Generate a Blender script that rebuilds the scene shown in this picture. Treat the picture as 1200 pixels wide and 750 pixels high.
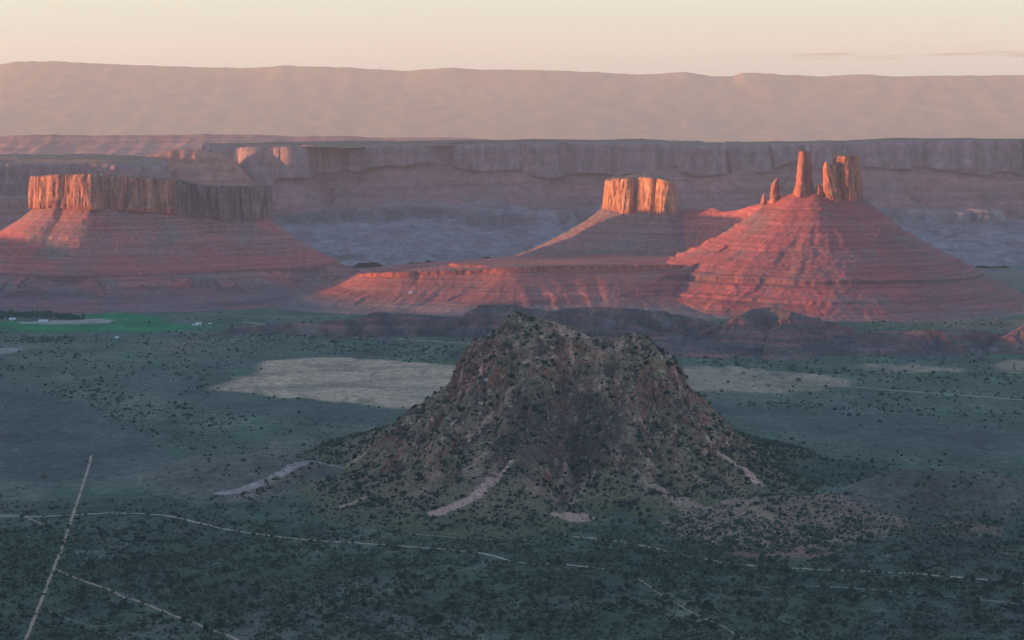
import bpy, math, random
import numpy as np
from mathutils import Vector

# ------------------------------------------------------------------ camera, sky, sun, exposure
scene = bpy.context.scene
for o in list(bpy.data.objects):
    bpy.data.objects.remove(o, do_unlink=True)
COL = scene.collection
R = math.radians

CAM_Z = 715.0
PXA = 0.00032                       # radians per photo pixel
FPX = 1.0 / PXA
PITCH = math.atan(295.0 / FPX)      # eye level lies at row 80 of the photo
cam_d = bpy.data.cameras.new('camera')
cam_d.sensor_width = 36.0
cam_d.lens = 36.0 * FPX / 1200.0
cam_d.clip_start = 1.0
cam_d.clip_end = 200000.0
cam = bpy.data.objects.new('camera', cam_d)
cam.location = (0, 0, CAM_Z)
cam.rotation_euler = (R(90) - PITCH, 0, 0)
COL.objects.link(cam)
scene.camera = cam

SUN_EL = 4.0
SKY_LOW = (0.93, 0.905, 0.73)
SKY_HIGH = (1.42, 1.60, 1.95)
SUN_AZ = -92.5                     # degrees clockwise from the view direction (+Y)
sun_dir = Vector((math.sin(R(SUN_AZ)) * math.cos(R(SUN_EL)),
                  math.cos(R(SUN_AZ)) * math.cos(R(SUN_EL)), math.sin(R(SUN_EL))))
world = bpy.data.worlds.new('World')
scene.world = world
world.use_nodes = True
nt = world.node_tree
nt.nodes.clear()
w_out = nt.nodes.new('ShaderNodeOutputWorld')
w_bg = nt.nodes.new('ShaderNodeBackground')
w_sky = nt.nodes.new('ShaderNodeTexSky')
w_sky.sky_type = 'NISHITA'
w_sky.sun_disc = False
w_sky.sun_elevation = R(SUN_EL)
w_sky.sun_rotation = R(SUN_AZ)
w_sky.altitude = 1800
w_sky.air_density = 1.0
w_sky.dust_density = 1.0
w_sky.ozone_density = 1.0
w_bg.inputs['Strength'].default_value = 0.15
# the sky's own colour: pale cream veil low down, cooler blue overhead
w_tc = nt.nodes.new('ShaderNodeTexCoord')
w_sep = nt.nodes.new('ShaderNodeSeparateXYZ')
w_mr = nt.nodes.new('ShaderNodeMapRange'); w_mr.interpolation_type = 'SMOOTHSTEP'
w_mr.inputs['From Min'].default_value = 0.0; w_mr.inputs['From Max'].default_value = 0.30
w_lum = nt.nodes.new('ShaderNodeRGBToBW')
w_veil = nt.nodes.new('ShaderNodeMix'); w_veil.data_type = 'RGBA'; w_veil.blend_type = 'MIX'
w_cream = nt.nodes.new('ShaderNodeVectorMath'); w_cream.operation = 'SCALE'
w_cream.inputs[0].default_value = SKY_LOW
w_blue = nt.nodes.new('ShaderNodeVectorMath'); w_blue.operation = 'MULTIPLY'
w_blue.inputs[1].default_value = SKY_HIGH
nt.links.new(w_tc.outputs['Generated'], w_sep.inputs[0])
nt.links.new(w_sep.outputs['Z'], w_mr.inputs['Value'])
nt.links.new(w_sky.outputs[0], w_lum.inputs[0])
w_cap = nt.nodes.new('ShaderNodeMath'); w_cap.operation = 'MINIMUM'; w_cap.inputs[1].default_value = 4.5
nt.links.new(w_lum.outputs[0], w_cap.inputs[0])
nt.links.new(w_cap.outputs[0], w_cream.inputs['Scale'])
nt.links.new(w_sky.outputs[0], w_blue.inputs[0])
nt.links.new(w_mr.outputs[0], w_veil.inputs['Factor'])
nt.links.new(w_cream.outputs[0], w_veil.inputs['A'])
nt.links.new(w_blue.outputs[0], w_veil.inputs['B'])
# a few thin cloud streaks low in the sky
w_map = nt.nodes.new('ShaderNodeMapping'); w_map.inputs['Scale'].default_value = (38.0, 38.0, 1100.0)
w_nz = nt.nodes.new('ShaderNodeTexNoise'); w_nz.inputs['Scale'].default_value = 1.0; w_nz.inputs['Detail'].default_value = 5
w_cr = nt.nodes.new('ShaderNodeMapRange'); w_cr.interpolation_type = 'SMOOTHSTEP'
w_cr.inputs['From Min'].default_value = 0.50; w_cr.inputs['From Max'].default_value = 0.62
w_z1 = nt.nodes.new('ShaderNodeMapRange'); w_z1.interpolation_type = 'SMOOTHSTEP'
w_z1.inputs['From Min'].default_value = 0.0028; w_z1.inputs['From Max'].default_value = 0.0038
w_z2 = nt.nodes.new('ShaderNodeMapRange'); w_z2.interpolation_type = 'SMOOTHSTEP'
w_z2.inputs['From Min'].default_value = 0.0072; w_z2.inputs['From Max'].default_value = 0.0052
w_x1 = nt.nodes.new('ShaderNodeMapRange'); w_x1.interpolation_type = 'SMOOTHSTEP'
w_x1.inputs['From Min'].default_value = 0.07; w_x1.inputs['From Max'].default_value = 0.12
nt.links.new(w_tc.outputs['Generated'], w_map.inputs['Vector']); nt.links.new(w_map.outputs[0], w_nz.inputs['Vector'])
nt.links.new(w_nz.outputs['Fac'], w_cr.inputs['Value'])
nt.links.new(w_sep.outputs['Z'], w_z1.inputs['Value']); nt.links.new(w_sep.outputs['Z'], w_z2.inputs['Value']); nt.links.new(w_sep.outputs['X'], w_x1.inputs['Value'])
_prev = w_cr.outputs[0]
for _n in (w_z1, w_z2, w_x1):
    _m = nt.nodes.new('ShaderNodeMath'); _m.operation = 'MULTIPLY'
    nt.links.new(_prev, _m.inputs[0]); nt.links.new(_n.outputs[0], _m.inputs[1]); _prev = _m.outputs[0]
w_cl = nt.nodes.new('ShaderNodeMix'); w_cl.data_type = 'RGBA'; w_cl.blend_type = 'MULTIPLY'
w_cl.inputs['B'].default_value = (0.70, 0.62, 0.54, 1)
nt.links.new(_prev, w_cl.inputs['Factor']); nt.links.new(w_veil.outputs['Result'], w_cl.inputs['A'])
nt.links.new(w_cl.outputs['Result'], w_bg.inputs[0])
nt.links.new(w_bg.outputs[0], w_out.inputs[0])

sun_l = bpy.data.lights.new('sun', 'SUN')
sun_l.energy = 5.0
sun_l.angle = R(0.5)
sun_l.color = (1.0, 0.47, 0.18)
sun = bpy.data.objects.new('sun', sun_l)
sun.rotation_euler = sun_dir.to_track_quat('Z', 'Y').to_euler()
sun.location = (-3000, 0, 2500)
COL.objects.link(sun)

HAZE_DENSITY = 1.6e-5
HAZE_COLOR = (0.94, 0.90, 0.89)
scene.view_settings.view_transform = 'Standard'
scene.view_settings.look = 'None'
scene.view_settings.exposure = 1.1
scene.view_settings.gamma = 1.0
scene.view_settings.use_curve_mapping = False
scene.render.engine = 'CYCLES'
scene.cycles.use_denoising = True
scene.cycles.max_bounces = 4
scene.cycles.diffuse_bounces = 2
scene.cycles.volume_bounces = 1

# ------------------------------------------------------------------ picture -> place helpers
CP, SP = math.cos(PITCH), math.sin(PITCH)

def ray(px, py):
    a = (np.asarray(px, float) - 600.0) * PXA
    b = -(np.asarray(py, float) - 375.0) * PXA
    return a, CP + b * SP, -SP + b * CP

def at(px, py, D):
    """point seen at photo pixel (px, py) whose distance along +Y is D"""
    rx, ry, rz = ray(px, py)
    t = D / ry
    return rx * t, D + 0 * t, CAM_Z + rz * t

def zat(py, D):
    return float(at(600, py, D)[2])

def xat(px, D, py=300):
    return float(at(px, py, D)[0])

def project(x, y, z):
    dz = z - CAM_Z
    f = y * CP - dz * SP
    u = y * SP + dz * CP
    return 600 + x / f * FPX, 375 - u / f * FPX

# ------------------------------------------------------------------ noise
def _hash(ix, iy, seed):
    h = (ix.astype(np.int64) * 374761393 + iy.astype(np.int64) * 668265263 + seed * 974634777) & 0x7FFFFFFF
    h = ((h ^ (h >> 13)) * 1274126177) & 0x7FFFFFFF
    h = ((h ^ (h >> 15)) * 2246822519) & 0x7FFFFFFF
    return (h ^ (h >> 16)) & 0xFFFF

def pn(x, y, seed=0):
    x = np.asarray(x, float); y = np.asarray(y, float)
    x, y = np.broadcast_arrays(x, y)
    ix = np.floor(x); iy = np.floor(y)
    fx = x - ix; fy = y - iy
    u = fx * fx * fx * (fx * (fx * 6 - 15) + 10)
    v = fy * fy * fy * (fy * (fy * 6 - 15) + 10)
    def g(ox, oy):
        a = _hash(ix + ox, iy + oy, seed) * (2 * math.pi / 65536.0)
        return np.cos(a) * (fx - ox) + np.sin(a) * (fy - oy)
    n = (g(0, 0) * (1 - u) + g(1, 0) * u) * (1 - v) + (g(0, 1) * (1 - u) + g(1, 1) * u) * v
    return n * 1.45

def fbm(x, y, seed=0, o=4, gain=0.5):
    s = 0; a = 1.0; f = 1.0; t = 0
    for i in range(o):
        s = s + a * pn(x * f + 17.3 * i, y * f - 9.1 * i, seed + i)
        t += a; a *= gain; f *= 2.03
    return s / t * 1.3

def ridged(x, y, seed=0, o=4, gain=0.5):
    s = 0; a = 1.0; f = 1.0; t = 0
    for i in range(o):
        s = s + a * (1 - np.abs(pn(x * f + 5.7 * i, y * f + 3.3 * i, seed + i)) * 2)
        t += a; a *= gain; f *= 2.07
    return s / t

def sstep(a, b, x):
    t = np.clip((x - a) / (b - a), 0, 1)
    return t * t * (3 - 2 * t)

def mix(a, b, t):
    return a + (b - a) * t[..., None]

def C(*c):
    return np.array(c, float)

# ------------------------------------------------------------------ objects
def tag(o, label=None, cat=None, group=None, kind=None):
    if label: o['label'] = label
    if cat: o['category'] = cat
    if group: o['group'] = group
    if kind: o['kind'] = kind
    return o

def empty(name, loc):
    o = bpy.data.objects.new(name, None)
    o.location = loc
    COL.objects.link(o)
    return o

def mesh_obj(name, V, F, col=None, mat=None, parent=None, origin=None, smooth=True, link=True):
    V = np.asarray(V, np.float64).reshape(-1, 3)
    if parent is not None:
        V = V - np.array(parent.location)
    elif origin is not None:
        V = V - np.array(origin)
    me = bpy.data.meshes.new(name)
    F = np.asarray(F, np.int32)
    n, k = F.shape
    me.vertices.add(len(V)); me.vertices.foreach_set('co', V.astype(np.float32).ravel())
    me.loops.add(n * k); me.loops.foreach_set('vertex_index', F.ravel())
    me.polygons.add(n)
    me.polygons.foreach_set('loop_start', np.arange(0, n * k, k, dtype=np.int32))
    me.polygons.foreach_set('loop_total', np.full(n, k, np.int32))
    me.polygons.foreach_set('use_smooth', np.full(n, smooth))
    if col is not None:
        a = me.color_attributes.new('Col', 'FLOAT_COLOR', 'POINT')
        c = np.ones((len(V), 4), np.float32); c[:, :3] = np.asarray(col).reshape(-1, 3)
        a.data.foreach_set('color', c.ravel())
    me.update(); me.validate()
    if mat: me.materials.append(mat)
    o = bpy.data.objects.new(name, me)
    if parent is not None: o.parent = parent
    elif origin is not None: o.location = origin
    if link: COL.objects.link(o)
    return o

def grid_faces(nr, nc, wrap=False):
    i = np.arange(nr * nc).reshape(nr, nc)
    if wrap: i = np.concatenate([i, i[:, :1]], 1)
    return np.stack([i[:-1, :-1], i[:-1, 1:], i[1:, 1:], i[1:, :-1]], -1).reshape(-1, 4)

# ------------------------------------------------------------------ materials
def land_mat(name, fine=(0.25, 0.5), fine_amt=0.35, strata=None, streak=None, bump=0.0, rough=0.95):
    """surface colour from the rock's own colour attribute, broken up by fine noise;
    strata: thin level beds by height, streak: upright varnish streaks"""
    m = bpy.data.materials.new(name); m.use_nodes = True
    t = m.node_tree; N = t.nodes; L = t.links
    bs = N['Principled BSDF']; bs.inputs['Roughness'].default_value = rough
    bs.inputs['Specular IOR Level'].default_value = 0.1
    at_ = N.new('ShaderNodeAttribute'); at_.attribute_name = 'Col'
    geo = N.new('ShaderNodeNewGeometry')
    cur = at_.outputs['Color']
    def noise(scale, loc_scale, detail=3):
        mp = N.new('ShaderNodeMapping'); mp.inputs['Scale'].default_value = loc_scale
        L.new(geo.outputs['Position'], mp.inputs['Vector'])
        nz = N.new('ShaderNodeTexNoise'); nz.inputs['Scale'].default_value = scale
        nz.inputs['Detail'].default_value = detail; nz.inputs['Roughness'].default_value = 0.6
        L.new(mp.outputs[0], nz.inputs['Vector'])
        return nz.outputs['Fac']
    def apply(fac, lo, hi, a=0.3, b=0.7):
        nonlocal cur
        mr = N.new('ShaderNodeMapRange'); mr.inputs['From Min'].default_value = a; mr.inputs['From Max'].default_value = b
        mr.inputs['To Min'].default_value = lo; mr.inputs['To Max'].default_value = hi
        L.new(fac, mr.inputs['Value'])
        vm = N.new('ShaderNodeVectorMath'); vm.operation = 'SCALE'
        L.new(cur, vm.inputs[0]); L.new(mr.outputs[0], vm.inputs['Scale'])
        cur = vm.outputs[0]
    f1 = noise(fine[0], (1, 1, 1)); apply(f1, 1 - fine_amt, 1 + fine_amt)
    if len(fine) > 1:
        f2 = noise(fine[1], (1, 1, 1), 2); apply(f2, 1 - fine_amt * 0.7, 1 + fine_amt * 0.7)
    if strata:
        f3 = noise(strata[0], (0.02, 0.02, 1.0), 4); apply(f3, 1 - strata[1], 1 + strata[1] * 0.8)
    if streak:
        f4 = noise(streak[0], (1, 1, 0.07), 4); apply(f4, 1 - streak[1], 1 + streak[1] * 0.7, 0.35, 0.65)
    L.new(cur, bs.inputs['Base Color'])
    if bump:
        bp = N.new('ShaderNodeBump'); bp.inputs['Strength'].default_value = 1.0
        bp.inputs['Distance'].default_value = bump
        L.new(f1, bp.inputs['Height']); L.new(bp.outputs[0], bs.inputs['Normal'])
    return m

def flat_mat(name, c, var=0.15, scale=0.3, rough=0.8):
    m = bpy.data.materials.new(name); m.use_nodes = True
    t = m.node_tree; N = t.nodes; L = t.links
    bs = N['Principled BSDF']; bs.inputs['Roughness'].default_value = rough
    bs.inputs['Specular IOR Level'].default_value = 0.15
    geo = N.new('ShaderNodeNewGeometry')
    nz = N.new('ShaderNodeTexNoise'); nz.inputs['Scale'].default_value = scale; nz.inputs['Detail'].default_value = 3
    L.new(geo.outputs['Position'], nz.inputs['Vector'])
    cr = N.new('ShaderNodeValToRGB')
    cr.color_ramp.elements[0].position = 0.3; cr.color_ramp.elements[1].position = 0.7
    cr.color_ramp.elements[0].color = tuple(x * (1 - var) for x in c) + (1,)
    cr.color_ramp.elements[1].color = tuple(min(1, x * (1 + var)) for x in c) + (1,)
    L.new(nz.outputs['Fac'], cr.inputs[0]); L.new(cr.outputs[0], bs.inputs['Base Color'])
    return m

M_GROUND = land_mat('valley_floor', (0.12, 0.03), 0.30, bump=1.0)
M_HILL = land_mat('dark_rubble', (0.16, 0.5), 0.50, bump=2.0)
M_TALUS = land_mat('red_talus', (0.06, 0.2), 0.22, strata=(0.14, 0.32), bump=1.5)
M_CLIFF = land_mat('sandstone_cliff', (0.05, 0.15), 0.22, strata=(0.05, 0.12), streak=(0.09, 0.45), bump=2.0)
M_BAD = land_mat('badland_clay', (0.07, 0.2), 0.3, strata=(0.12, 0.14), bump=1.5)
M_FAR = land_mat('far_rock', (0.02, 0.06), 0.25, strata=(0.05, 0.22), bump=3.0)
M_FARCLIFF = land_mat('far_cliff', (0.02, 0.05), 0.2, strata=(0.03, 0.18), streak=(0.03, 0.22), bump=3.0)
M_RANGE = land_mat('range_rock', (0.002, 0.006), 0.10)

# ------------------------------------------------------------------ landform tools
def chaikin(P, n=2, closed=True):
    P = np.asarray(P, float)
    for _ in range(n):
        Q = np.roll(P, -1, 0) if closed else P[1:]
        A = P if closed else P[:-1]
        out = np.empty((len(A) * 2, P.shape[1]))
        out[0::2] = A * 0.75 + Q * 0.25
        out[1::2] = A * 0.25 + Q * 0.75
        if not closed:
            out = np.vstack([P[:1], out, P[-1:]])
        P = out
    return P

def resample(P, ds, closed=True):
    P = np.asarray(P, float)
    if closed: P = np.vstack([P, P[:1]])
    seg = np.hypot(*(P[1:, :2] - P[:-1, :2]).T)
    s = np.concatenate([[0], np.cumsum(seg)])
    n = max(8, int(s[-1] / ds))
    t = np.linspace(0, s[-1], n, endpoint=not closed)
    return np.stack([np.interp(t, s, P[:, k]) for k in range(P.shape[1])], 1), t

def inside(X, Y, P):
    r = np.zeros(X.shape, bool)
    n = len(P)
    for i in range(n):
        x1, y1 = P[i][:2]; x2, y2 = P[(i + 1) % n][:2]
        if y1 == y2: continue
        c = ((y1 > Y) != (y2 > Y)) & (X < (x2 - x1) * (Y - y1) / (y2 - y1) + x1)
        r ^= c
    return r

def sdf(X, Y, P):
    d = np.full(X.shape, 1e18)
    n = len(P)
    for i in range(n):
        x1, y1 = P[i][:2]; x2, y2 = P[(i + 1) % n][:2]
        ex, ey = x2 - x1, y2 - y1
        t = np.clip(((X - x1) * ex + (Y - y1) * ey) / (ex * ex + ey * ey + 1e-9), 0, 1)
        d = np.minimum(d, (X - x1 - t * ex) ** 2 + (Y - y1 - t * ey) ** 2)
    d = np.sqrt(d)
    return np.where(inside(X, Y, P), -d, d)

def skirt(X, Y, P, prof, scales=(1, 1, 1, 1), closed=True, R_ang=150.0):
    """slope falling away from an outline or crest line P (x, y, crest z).
    scales stretch the slope to the left, right, front, back."""
    P = np.asarray(P, float)
    n = len(P)
    best = np.full(X.shape, -1e9); D = np.full(X.shape, 1e9); S = np.zeros(X.shape)
    pd = np.array([p[0] for p in prof], float); pz = np.array([p[1] for p in prof], float)
    acc = 0.0
    for i in range(n if closed else n - 1):
        a = P[i]; b = P[(i + 1) % n]
        ex, ey = b[0] - a[0], b[1] - a[1]
        l2 = ex * ex + ey * ey + 1e-9
        t = np.clip(((X - a[0]) * ex + (Y - a[1]) * ey) / l2, 0, 1)
        dx = X - a[0] - t * ex; dy = Y - a[1] - t * ey
        d = np.sqrt(dx * dx + dy * dy) + 1e-6
        ux, uy = dx / d, dy / d
        sc = np.where(ux < 0, scales[0], scales[1]) * ux * ux + np.where(uy < 0, scales[2], scales[3]) * uy * uy
        de = d / sc
        z = a[2] + (b[2] - a[2]) * t - np.interp(de, pd, pz)
        m = z > best
        best = np.where(m, z, best); D = np.where(m, de, D)
        S = np.where(m, acc + t * math.sqrt(l2) + R_ang * np.arctan2(ux, -uy), S)
        acc += math.sqrt(l2)
    if closed:
        ins = inside(X, Y, P)
        zi = np.interp(0, [0, 1], [0, 0])
        near = best + np.interp(D, pd, pz)
        best = np.where(ins, near, best); D = np.where(ins, 0, D)
    return best, D, S

def ledge(z, z0, w, k=0.45):
    u = (z - z0) / w
    return np.where(np.abs(u) < 1, z0 + w * np.sign(u) * np.abs(u) ** k, z)

def cap_wall(name, P, ztop, zbot, ds, nl, flute, seed, mat, parent, colfn, batter=6.0, topk=None, rough_top=3.0):
    """cliff band round a plan outline P: fluted upright wall and rough flat top"""
    Q, s = resample(P, ds)
    tang = np.roll(Q, -2, 0)[:, :2] - np.roll(Q, 2, 0)[:, :2]
    tang /= np.linalg.norm(tang, axis=1)[:, None] + 1e-9
    nx, ny = tang[:, 1], -tang[:, 0]
    T = np.linspace(0, 1, nl)
    zt = ztop(Q[:, 0], Q[:, 1]); zb = zbot(Q[:, 0], Q[:, 1])
    zt = zt + rough_top * fbm(s / 25.0, s * 0 + 3.1, seed + 50, 3) + rough_top * 0.8 * np.round(1.6 * fbm(s / 38.0, s * 0 + 9.7, seed + 51, 2))
    Z = zb[None] + (zt - zb)[None] * T[:, None]
    S = s[None] + 0 * Z
    W = S + 4.0 * fbm(S / 50, Z / 45, seed + 9, 2)
    disp = np.zeros(Z.shape); crack = np.zeros(Z.shape)
    for lam, amp, sd in flute:
        r = ridged(W / lam, Z / (lam * 7.0) + 0.1, seed + sd, 2)
        r = np.sign(r) * np.abs(r) ** 0.8
        disp += amp * r
        crack += (r < -0.1) * amp
    disp += 1.5 * fbm(S / 14, Z / 5, seed + 77, 3)
    disp += batter * (1 - T[:, None]) ** 1.5
    disp -= batter * 0.6 * np.clip((T[:, None] - 0.9) / 0.1, 0, 1) ** 2
    X = Q[None, :, 0] + nx[None] * disp; Y = Q[None, :, 1] + ny[None] * disp
    rows = [np.stack([X, Y, Z], -1)]
    c0 = np.array([X[-1].mean(), Y[-1].mean()])
    for k in (0.97, 0.9, 0.75, 0.5, 0.25, 0.0):
        xx = c0[0] + (X[-1] - c0[0]) * k; yy = c0[1] + (Y[-1] - c0[1]) * k
        zz = ztop(xx, yy) + rough_top * 1.3 * fbm(xx / 30, yy / 30, seed + 3, 3) + (1 - k) * (topk or 0)
        rows.append(np.stack([xx, yy, zz], -1)[None])
    V = np.concatenate(rows, 0)
    col = colfn(V[..., 0], V[..., 1], V[..., 2], np.concatenate([W] + [s[None]] * 6, 0),
                np.concatenate([T, np.full(6, 1.2)])[:, None] + 0 * V[..., 0])
    return mesh_obj(name, V, grid_faces(V.shape[0], V.shape[1], True), col, mat, parent)

def tower(name, rows, D, depth, nl, na, flute, seed, mat, parent, colfn, sq=2.6, twist=0.0, extra=None, rot=0.0):
    """free-standing rock tower; rows (photo y, left x, right x) from top to bottom"""
    rows = np.array(rows, float)
    zz = np.array([zat(r[0], D) for r in rows]); xl = np.array([xat(r[1], D, r[0]) for r in rows])
    xr = np.array([xat(r[2], D, r[0]) for r in rows])
    o = np.argsort(zz); zz, xl, xr = zz[o], xl[o], xr[o]
    zz[0] -= 14
    Z = np.linspace(zz[0], zz[-1], nl)
    cx = np.interp(Z, zz, (xl + xr) / 2); hw = np.interp(Z, zz, (xr - xl) / 2)
    A = np.linspace(0.5 * math.pi, 2.5 * math.pi, na, endpoint=False)
    ca, sa = np.cos(A), np.sin(A)
    cr_, sr_ = np.cos(A - R(rot)), np.sin(A - R(rot))
    rr = (np.abs(cr_) ** sq + np.abs(sr_) ** sq) ** (-1 / sq)
    rr = rr / np.abs(rr * ca).max()
    hwm = hw.max()
    per = hwm * A * 1.3
    W = per[None] + 3 * fbm(per[None] / 20, Z[:, None] / 25, seed + 4, 2)
    disp = np.zeros(W.shape)
    for lam, amp, sd in flute:
        disp += amp * (ridged(W / lam, Z[:, None] / (lam * 6), seed + sd, 2) - 0.3)
    disp += 1.2 * fbm(W / 8, Z[:, None] / 4, seed + 31, 3) + 1.6 * np.round(1.5 * fbm(W / 30, Z[:, None] / 12, seed + 33, 2))
    if extra is not None: disp += extra(A[None], Z[:, None])
    k = np.clip(hw / hwm, 0.3, 1)[:, None]
    rx = hw[:, None] * rr[None] + disp * k * np.sign(1)
    dd = np.full(nl, hwm * depth) * (0.75 + 0.25 * hw / hwm)
    ry = dd[:, None] * rr[None] + disp * k
    X = cx[:, None] + rx * ca[None] + twist * ry * sa[None]
    Y = D + ry * sa[None] - twist * rx * ca[None] * 0
    Zg = Z[:, None] + 0 * X
    top = Zg[-1] + 2.0 * fbm(per / 7, per * 0, seed + 8, 2)
    Zg[-1] = top
    V = [np.stack([X, Y, Zg], -1)]
    for q in (0.8, 0.45, 0.0):
        V.append(np.stack([cx[-1] + (X[-1] - cx[-1]) * q, D + (Y[-1] - D) * q,
                           Z[-1] + (top - Z[-1]) * q + 1.5 * (1 - q)], -1)[None])
    V = np.concatenate(V, 0)
    col = colfn(V[..., 0], V[..., 1], V[..., 2], np.concatenate([W] + [per[None]] * 3, 0),
                np.concatenate([np.linspace(0, 1, nl), [1.1] * 3])[:, None] + 0 * V[..., 0])
    return mesh_obj(name, V, grid_faces(V.shape[0], na, True), col, mat, parent)

# rock colours (the stone's own)
WING = C(0.46, 0.20, 0.10); WING_D = C(0.20, 0.105, 0.075); WING_L = C(0.56, 0.30, 0.16)
MOEN = C(0.41, 0.105, 0.09); MOEN_D = C(0.23, 0.082, 0.078); SCRUB = C(0.15, 0.115, 0.095); GREY = C(0.19, 0.14, 0.12)

def cliff_col(seed, varn=0.55, base=WING, dark=WING_D, light=WING_L, foot=MOEN):
    def f(x, y, z, s, t):
        v = fbm(s / 16, z / 110, seed + 1, 3)
        c = mix(base + 0 * x[..., None], dark, sstep(-0.05, 0.5, v) * varn)
        c = mix(c, light, sstep(0.1, 0.5, fbm(s / 22, z / 60, seed + 2, 3)) * 0.6)
        c = mix(c, C(0.17, 0.12, 0.09), sstep(1.05, 1.1, t))
        c = mix(c, foot, sstep(0.18, 0.02, t) * 0.6)
        return c
    return f

def talus_col(X, Y, Z, slope, seed, scrub=0.5, red=MOEN, beds=True, gul=None):
    c = red + 0 * X[..., None]
    if beds:
        zz = Z + 4 * fbm(X / 180, Y / 180, seed + 3, 2)
        b = fbm(zz / 17.0, X * 0.0006, seed + 5, 4)
        c = mix(c, MOEN_D, sstep(0.05, 0.55, b) * 0.75)
        c = mix(c, C(0.43, 0.15, 0.125), sstep(0.1, 0.5, -b) * 0.5)
    n = fbm(X / 120, Y / 160, seed + 7, 4) + 0.35 * fbm(X / 18, Y / 18, seed + 8, 3)
    c = mix(c, GREY, sstep(-0.1, 0.55, n) * scrub)
    c = mix(c, SCRUB, sstep(0.3, 0.7, fbm(X / 9, Y / 12, seed + 12, 2)) * 0.5 * scrub)
    if gul is not None:
        c = mix(c, MOEN_D, gul * 0.4)
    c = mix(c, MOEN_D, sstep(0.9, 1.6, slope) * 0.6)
    return c

def slope_of(Z, xs, ys):
    gy, gx = np.gradient(Z, ys, xs)
    return np.hypot(gx, gy)

def grid_xy(x0, x1, y0, y1, dx, dy):
    xs = np.arange(x0, x1 + dx, dx); ys = np.arange(y0, y1 + dy, dy)
    X, Y = np.meshgrid(xs, ys)
    return xs, ys, X, Y

# ------------------------------------------------------------------ ground
def base_z(y):
    return np.interp(y, [0, 5500, 6500, 7800, 9000, 10500, 12500, 16000, 22000, 38000, 60000],
                     [0, 0, -8, -22, -40, -60, -70, -130, -260, -560, -620])

def bump(x, y, px, py, hx, hy, h):
    D = CAM_Z / ((py - 80) * PXA)
    cx = xat(px, D, py)
    return h * np.exp(-((x - cx) / hx) ** 2 - ((y - D) / hy) ** 2)

def ground_z(x, y):
    z = base_z(y)
    near = sstep(9000, 7000, y)
    z = z + near * (2.6 * fbm(x / 420, y / 420, 11, 4) + 0.7 * fbm(x / 45, y / 60, 12, 3))
    # low mounds either side of the dark butte and rills through the flats
    z = z + bump(x, y, 1045, 592, 95, 100, 36) + bump(x, y, 1135, 588, 130, 120, 38) + bump(x, y, 1225, 600, 120, 120, 24)
    z = z + bump(x, y, 890, 600, 120, 90, 16) + bump(x, y, 960, 605, 120, 80, 12)
    z = z + bump(x, y, 330, 562, 130, 130, 32) + bump(x, y, 215, 562, 110, 170, 15) + bump(x, y, 400, 590, 120, 90, 10)
    rill = ridged(x / 260 + 0.5 * fbm(x / 300, y / 300, 5, 2), y / 900, 21, 2)
    z = z - near * 1.6 * sstep(0.72, 0.95, rill)
    return z

def ground_at(px, py):
    px = np.asarray(px, float); py = np.asarray(py, float)
    z = np.zeros(px.shape)
    for _ in range(25):
        rx, ry, rz = ray(px, py)
        t = (z - CAM_Z) / rz
        z = z + 0.6 * (ground_z(rx * t, ry * t) - z)
    rx, ry, rz = ray(px, py)
    t = (z - CAM_Z) / rz
    return rx * t, ry * t

def zone(pts):
    p = np.array(pts, float)
    x, y = ground_at(p[:, 0], p[:, 1])
    return chaikin(np.stack([x, y], 1), 2)

Z_PALE = [zone([(243, 452), (262, 443), (310, 436), (318, 424), (380, 417), (460, 425), (540, 428), (575, 440), (560, 470),
                (505, 479), (440, 477), (380, 470), (290, 463)]),
          zone([(795, 425), (870, 431), (950, 438), (1003, 447), (985, 457), (900, 461), (790, 458)]),
          zone([(1008, 427), (1080, 427), (1140, 435), (1070, 438), (1020, 433)]),
          zone([(1150, 428), (1215, 420), (1215, 436), (1165, 438)])]
Z_GREEN = [zone([(-20, 377), (60, 376), (120, 380), (180, 377), (228, 381), (240, 385), (200, 388.5), (120, 389), (-20, 388)]),
           zone([(62, 363.5), (112, 363), (170, 369), (208, 376.5), (150, 380), (118, 374), (70, 368)])]
Z_GREEN2 = [zone([(228, 380), (275, 383), (275, 386), (228, 389)])]
Z_DARK = [zone([(-30, 446), (50, 450), (105, 472), (160, 508), (215, 540), (150, 560), (60, 566), (-30, 560)]),
          zone([(128, 449), (240, 464), (380, 472), (470, 480), (440, 500), (300, 488), (180, 468)]),
          zone([(800, 470), (900, 478), (1210, 500), (1210, 540), (1000, 520), (880, 500)])]
Z_OLIVE = [zone([(45, 455), (110, 449), (190, 462), (250, 482), (310, 500), (200, 504), (130, 478)]),
           zone([(480, 590), (650, 600), (700, 615), (640, 632), (450, 625), (400, 605)])]
Z_PINK = [zone([(770, 610), (830, 580), (960, 577), (1010, 590), (1060, 604), (1080, 618), (980, 640), (880, 645), (800, 640)]),
          zone([(1080, 610), (1170, 612), (1180, 625), (1090, 628)]),
          zone([(255, 585), (300, 566), (360, 545), (420, 530), (425, 540), (350, 565), (300, 585)])]
Z_MOUND = [zone([(985, 585), (1010, 566), (1045, 558), (1085, 562), (1130, 556), (1170, 560), (1215, 575), (1215, 600), (1120, 606), (1040, 600)])]
Z_MOUND2 = [zone([(165, 560), (230, 535), (300, 530), (400, 535), (420, 560), (300, 590), (200, 585)])]
Z_RED = [zone([(810, 642), (870, 636), (990, 644), (985, 655), (880, 656)])]
Z_BARE = [zone([(-20, 409), (15, 407), (34, 410), (10, 415), (-20, 417)]), zone([(90, 375), (125, 373), (135, 379), (70, 380), (20, 379), (20, 377)])]
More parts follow.
